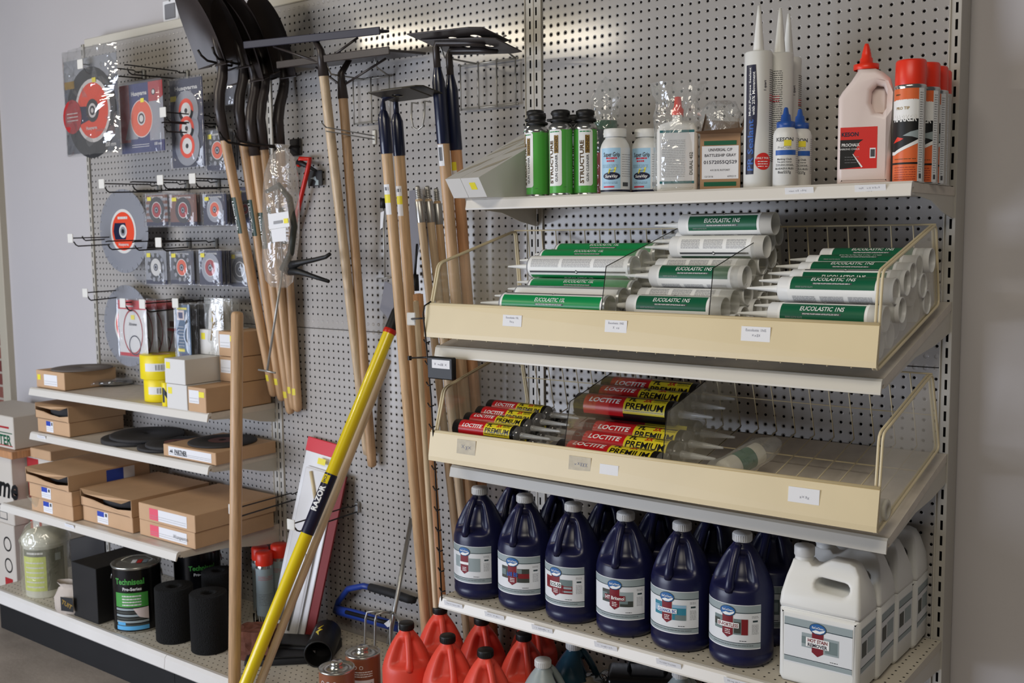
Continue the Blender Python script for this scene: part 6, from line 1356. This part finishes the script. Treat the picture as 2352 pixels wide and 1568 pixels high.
def roll(label, u, v, r, h):
    p = PX(u, v, z=ZD); d = Vector((p.x-CAM.x, p.y-CAM.y, 0)).normalized()*r
    t = thing('mesh_roll', label, 'roll', (p.x+d.x, p.y+d.y, ZD), group='black mesh rolls')
    MB().lathe([(.02, 0), (r-.002, 0), (r, .003), (r, h-.003), (r-.002, h), (r*.75, h-.002), (r*.72, h), (r*.5, h-.002), (r*.47, h), (.02, h-.002), (.02, .002)], 'mesh_black', 36, cap=False, fn=bagfn(.012, 7)).build('roll', t); return t
roll('roll of black mesh, right one beside the upright dowel', 484, 1505, .065, .205); roll('roll of black mesh, left one beside the paint can', 405, 1480, .068, .195); roll('roll of black mesh standing behind the other two', 505, 1440, .06, .2)

# ================================================================== boxes on the floor beyond the left bay
mat('box_print', (206, 198, 186), .7); mat('box_red', (168, 36, 40), .6)
def fbox(label, x0, x1, y0, y1, z0, z1, m, art=None):
    t = thing('carton', label, 'box', ((x0+x1)/2, (y0+y1)/2, z0), group='boxes beyond the left bay'); w, d, h = (x1-x0)/2, (y1-y0)/2, z1-z0
    MB().box(-w, w, -d, d, .0005, h, m, .003).build('body', t)
    if art: l = MB(); art(l, w, d, h); l.build('print', t)
    return t
fbox('big bottom box with round black symbols, beyond the left bay', -4.42, -3.96, -.27, .02, 0, .335, 'box_print', lambda l, w, d, h: ([l.disc(.035, 'black', -d-.0006, w*.72, h*z, r0=.027) for z in (.72, .42)], l.rect(w*.55, w*.85, .01, .08, 'box_red', -d-.0006)))
fbox('pale box printed with black italic lettering, second in the floor stack', -4.42, -3.95, -.27, .02, .336, .655, 'box_print', lambda l, w, d, h: (l.text('Lime', .10, 'black', w*.62, h*.56, -d-.0006, bold=.03, shear=.25), lines(l, w*.3, w*.92, h*.28, 2, .02, 'print_dark', -d-.0006, None, .006), l.rect(w*.45, w*.75, h*.06, h*.18, 'print_dark', -d-.0006), l.rect(w*.47, w*.73, h*.075, h*.165, 'box_print', -d-.0008)))
fbox('wooden slab lying on the floor stack', -4.40, -3.88, -.30, .0, .656, .69, 'wood_orange')
fbox('box with red stripe and green lettering on top of the floor stack', -4.42, -3.91, -.27, .0, .691, .84, 'box_print', lambda l, w, d, h: (l.rect(-w, w*.85, h*.62, h*.68, 'box_red', -d-.0006), l.text('FILTER', .045, 'green_dark', w*.55, h*.27, -d-.0006, bold=.03), l.rect(-w, w*.95, h*.08, h*.11, 'box_red', -d-.0006), l.rect(-w, w*.95, h*.47, h*.50, 'green_dark', -d-.0006)))
fbox('narrow red and white box beside the floor stack', -3.94, -3.72, -.20, .03, .28, .655, 'box_print', lambda l, w, d, h: (l.rect(-w, -w*.1, .01, h-.01, 'box_red', -d-.0005), l.disc(.05, 'disc_white', -d-.0008, -w*.5, h*.75, r0=.03), l.rect(-w*.8, -w*.3, .03, h*.45, 'disc_white', -d-.0008)))
fbox('grey base box under the red and white box', -3.94, -3.72, -.20, .03, 0, .279, 'card_ltgrey', lambda l, w, d, h: l.rect(-w*.2, w, .02, h-.02, 'box_red', -d-.0006))
fbox('flat brown carton on the red and white box', -3.87, -3.70, -.22, .02, .656, .70, 'kraft')
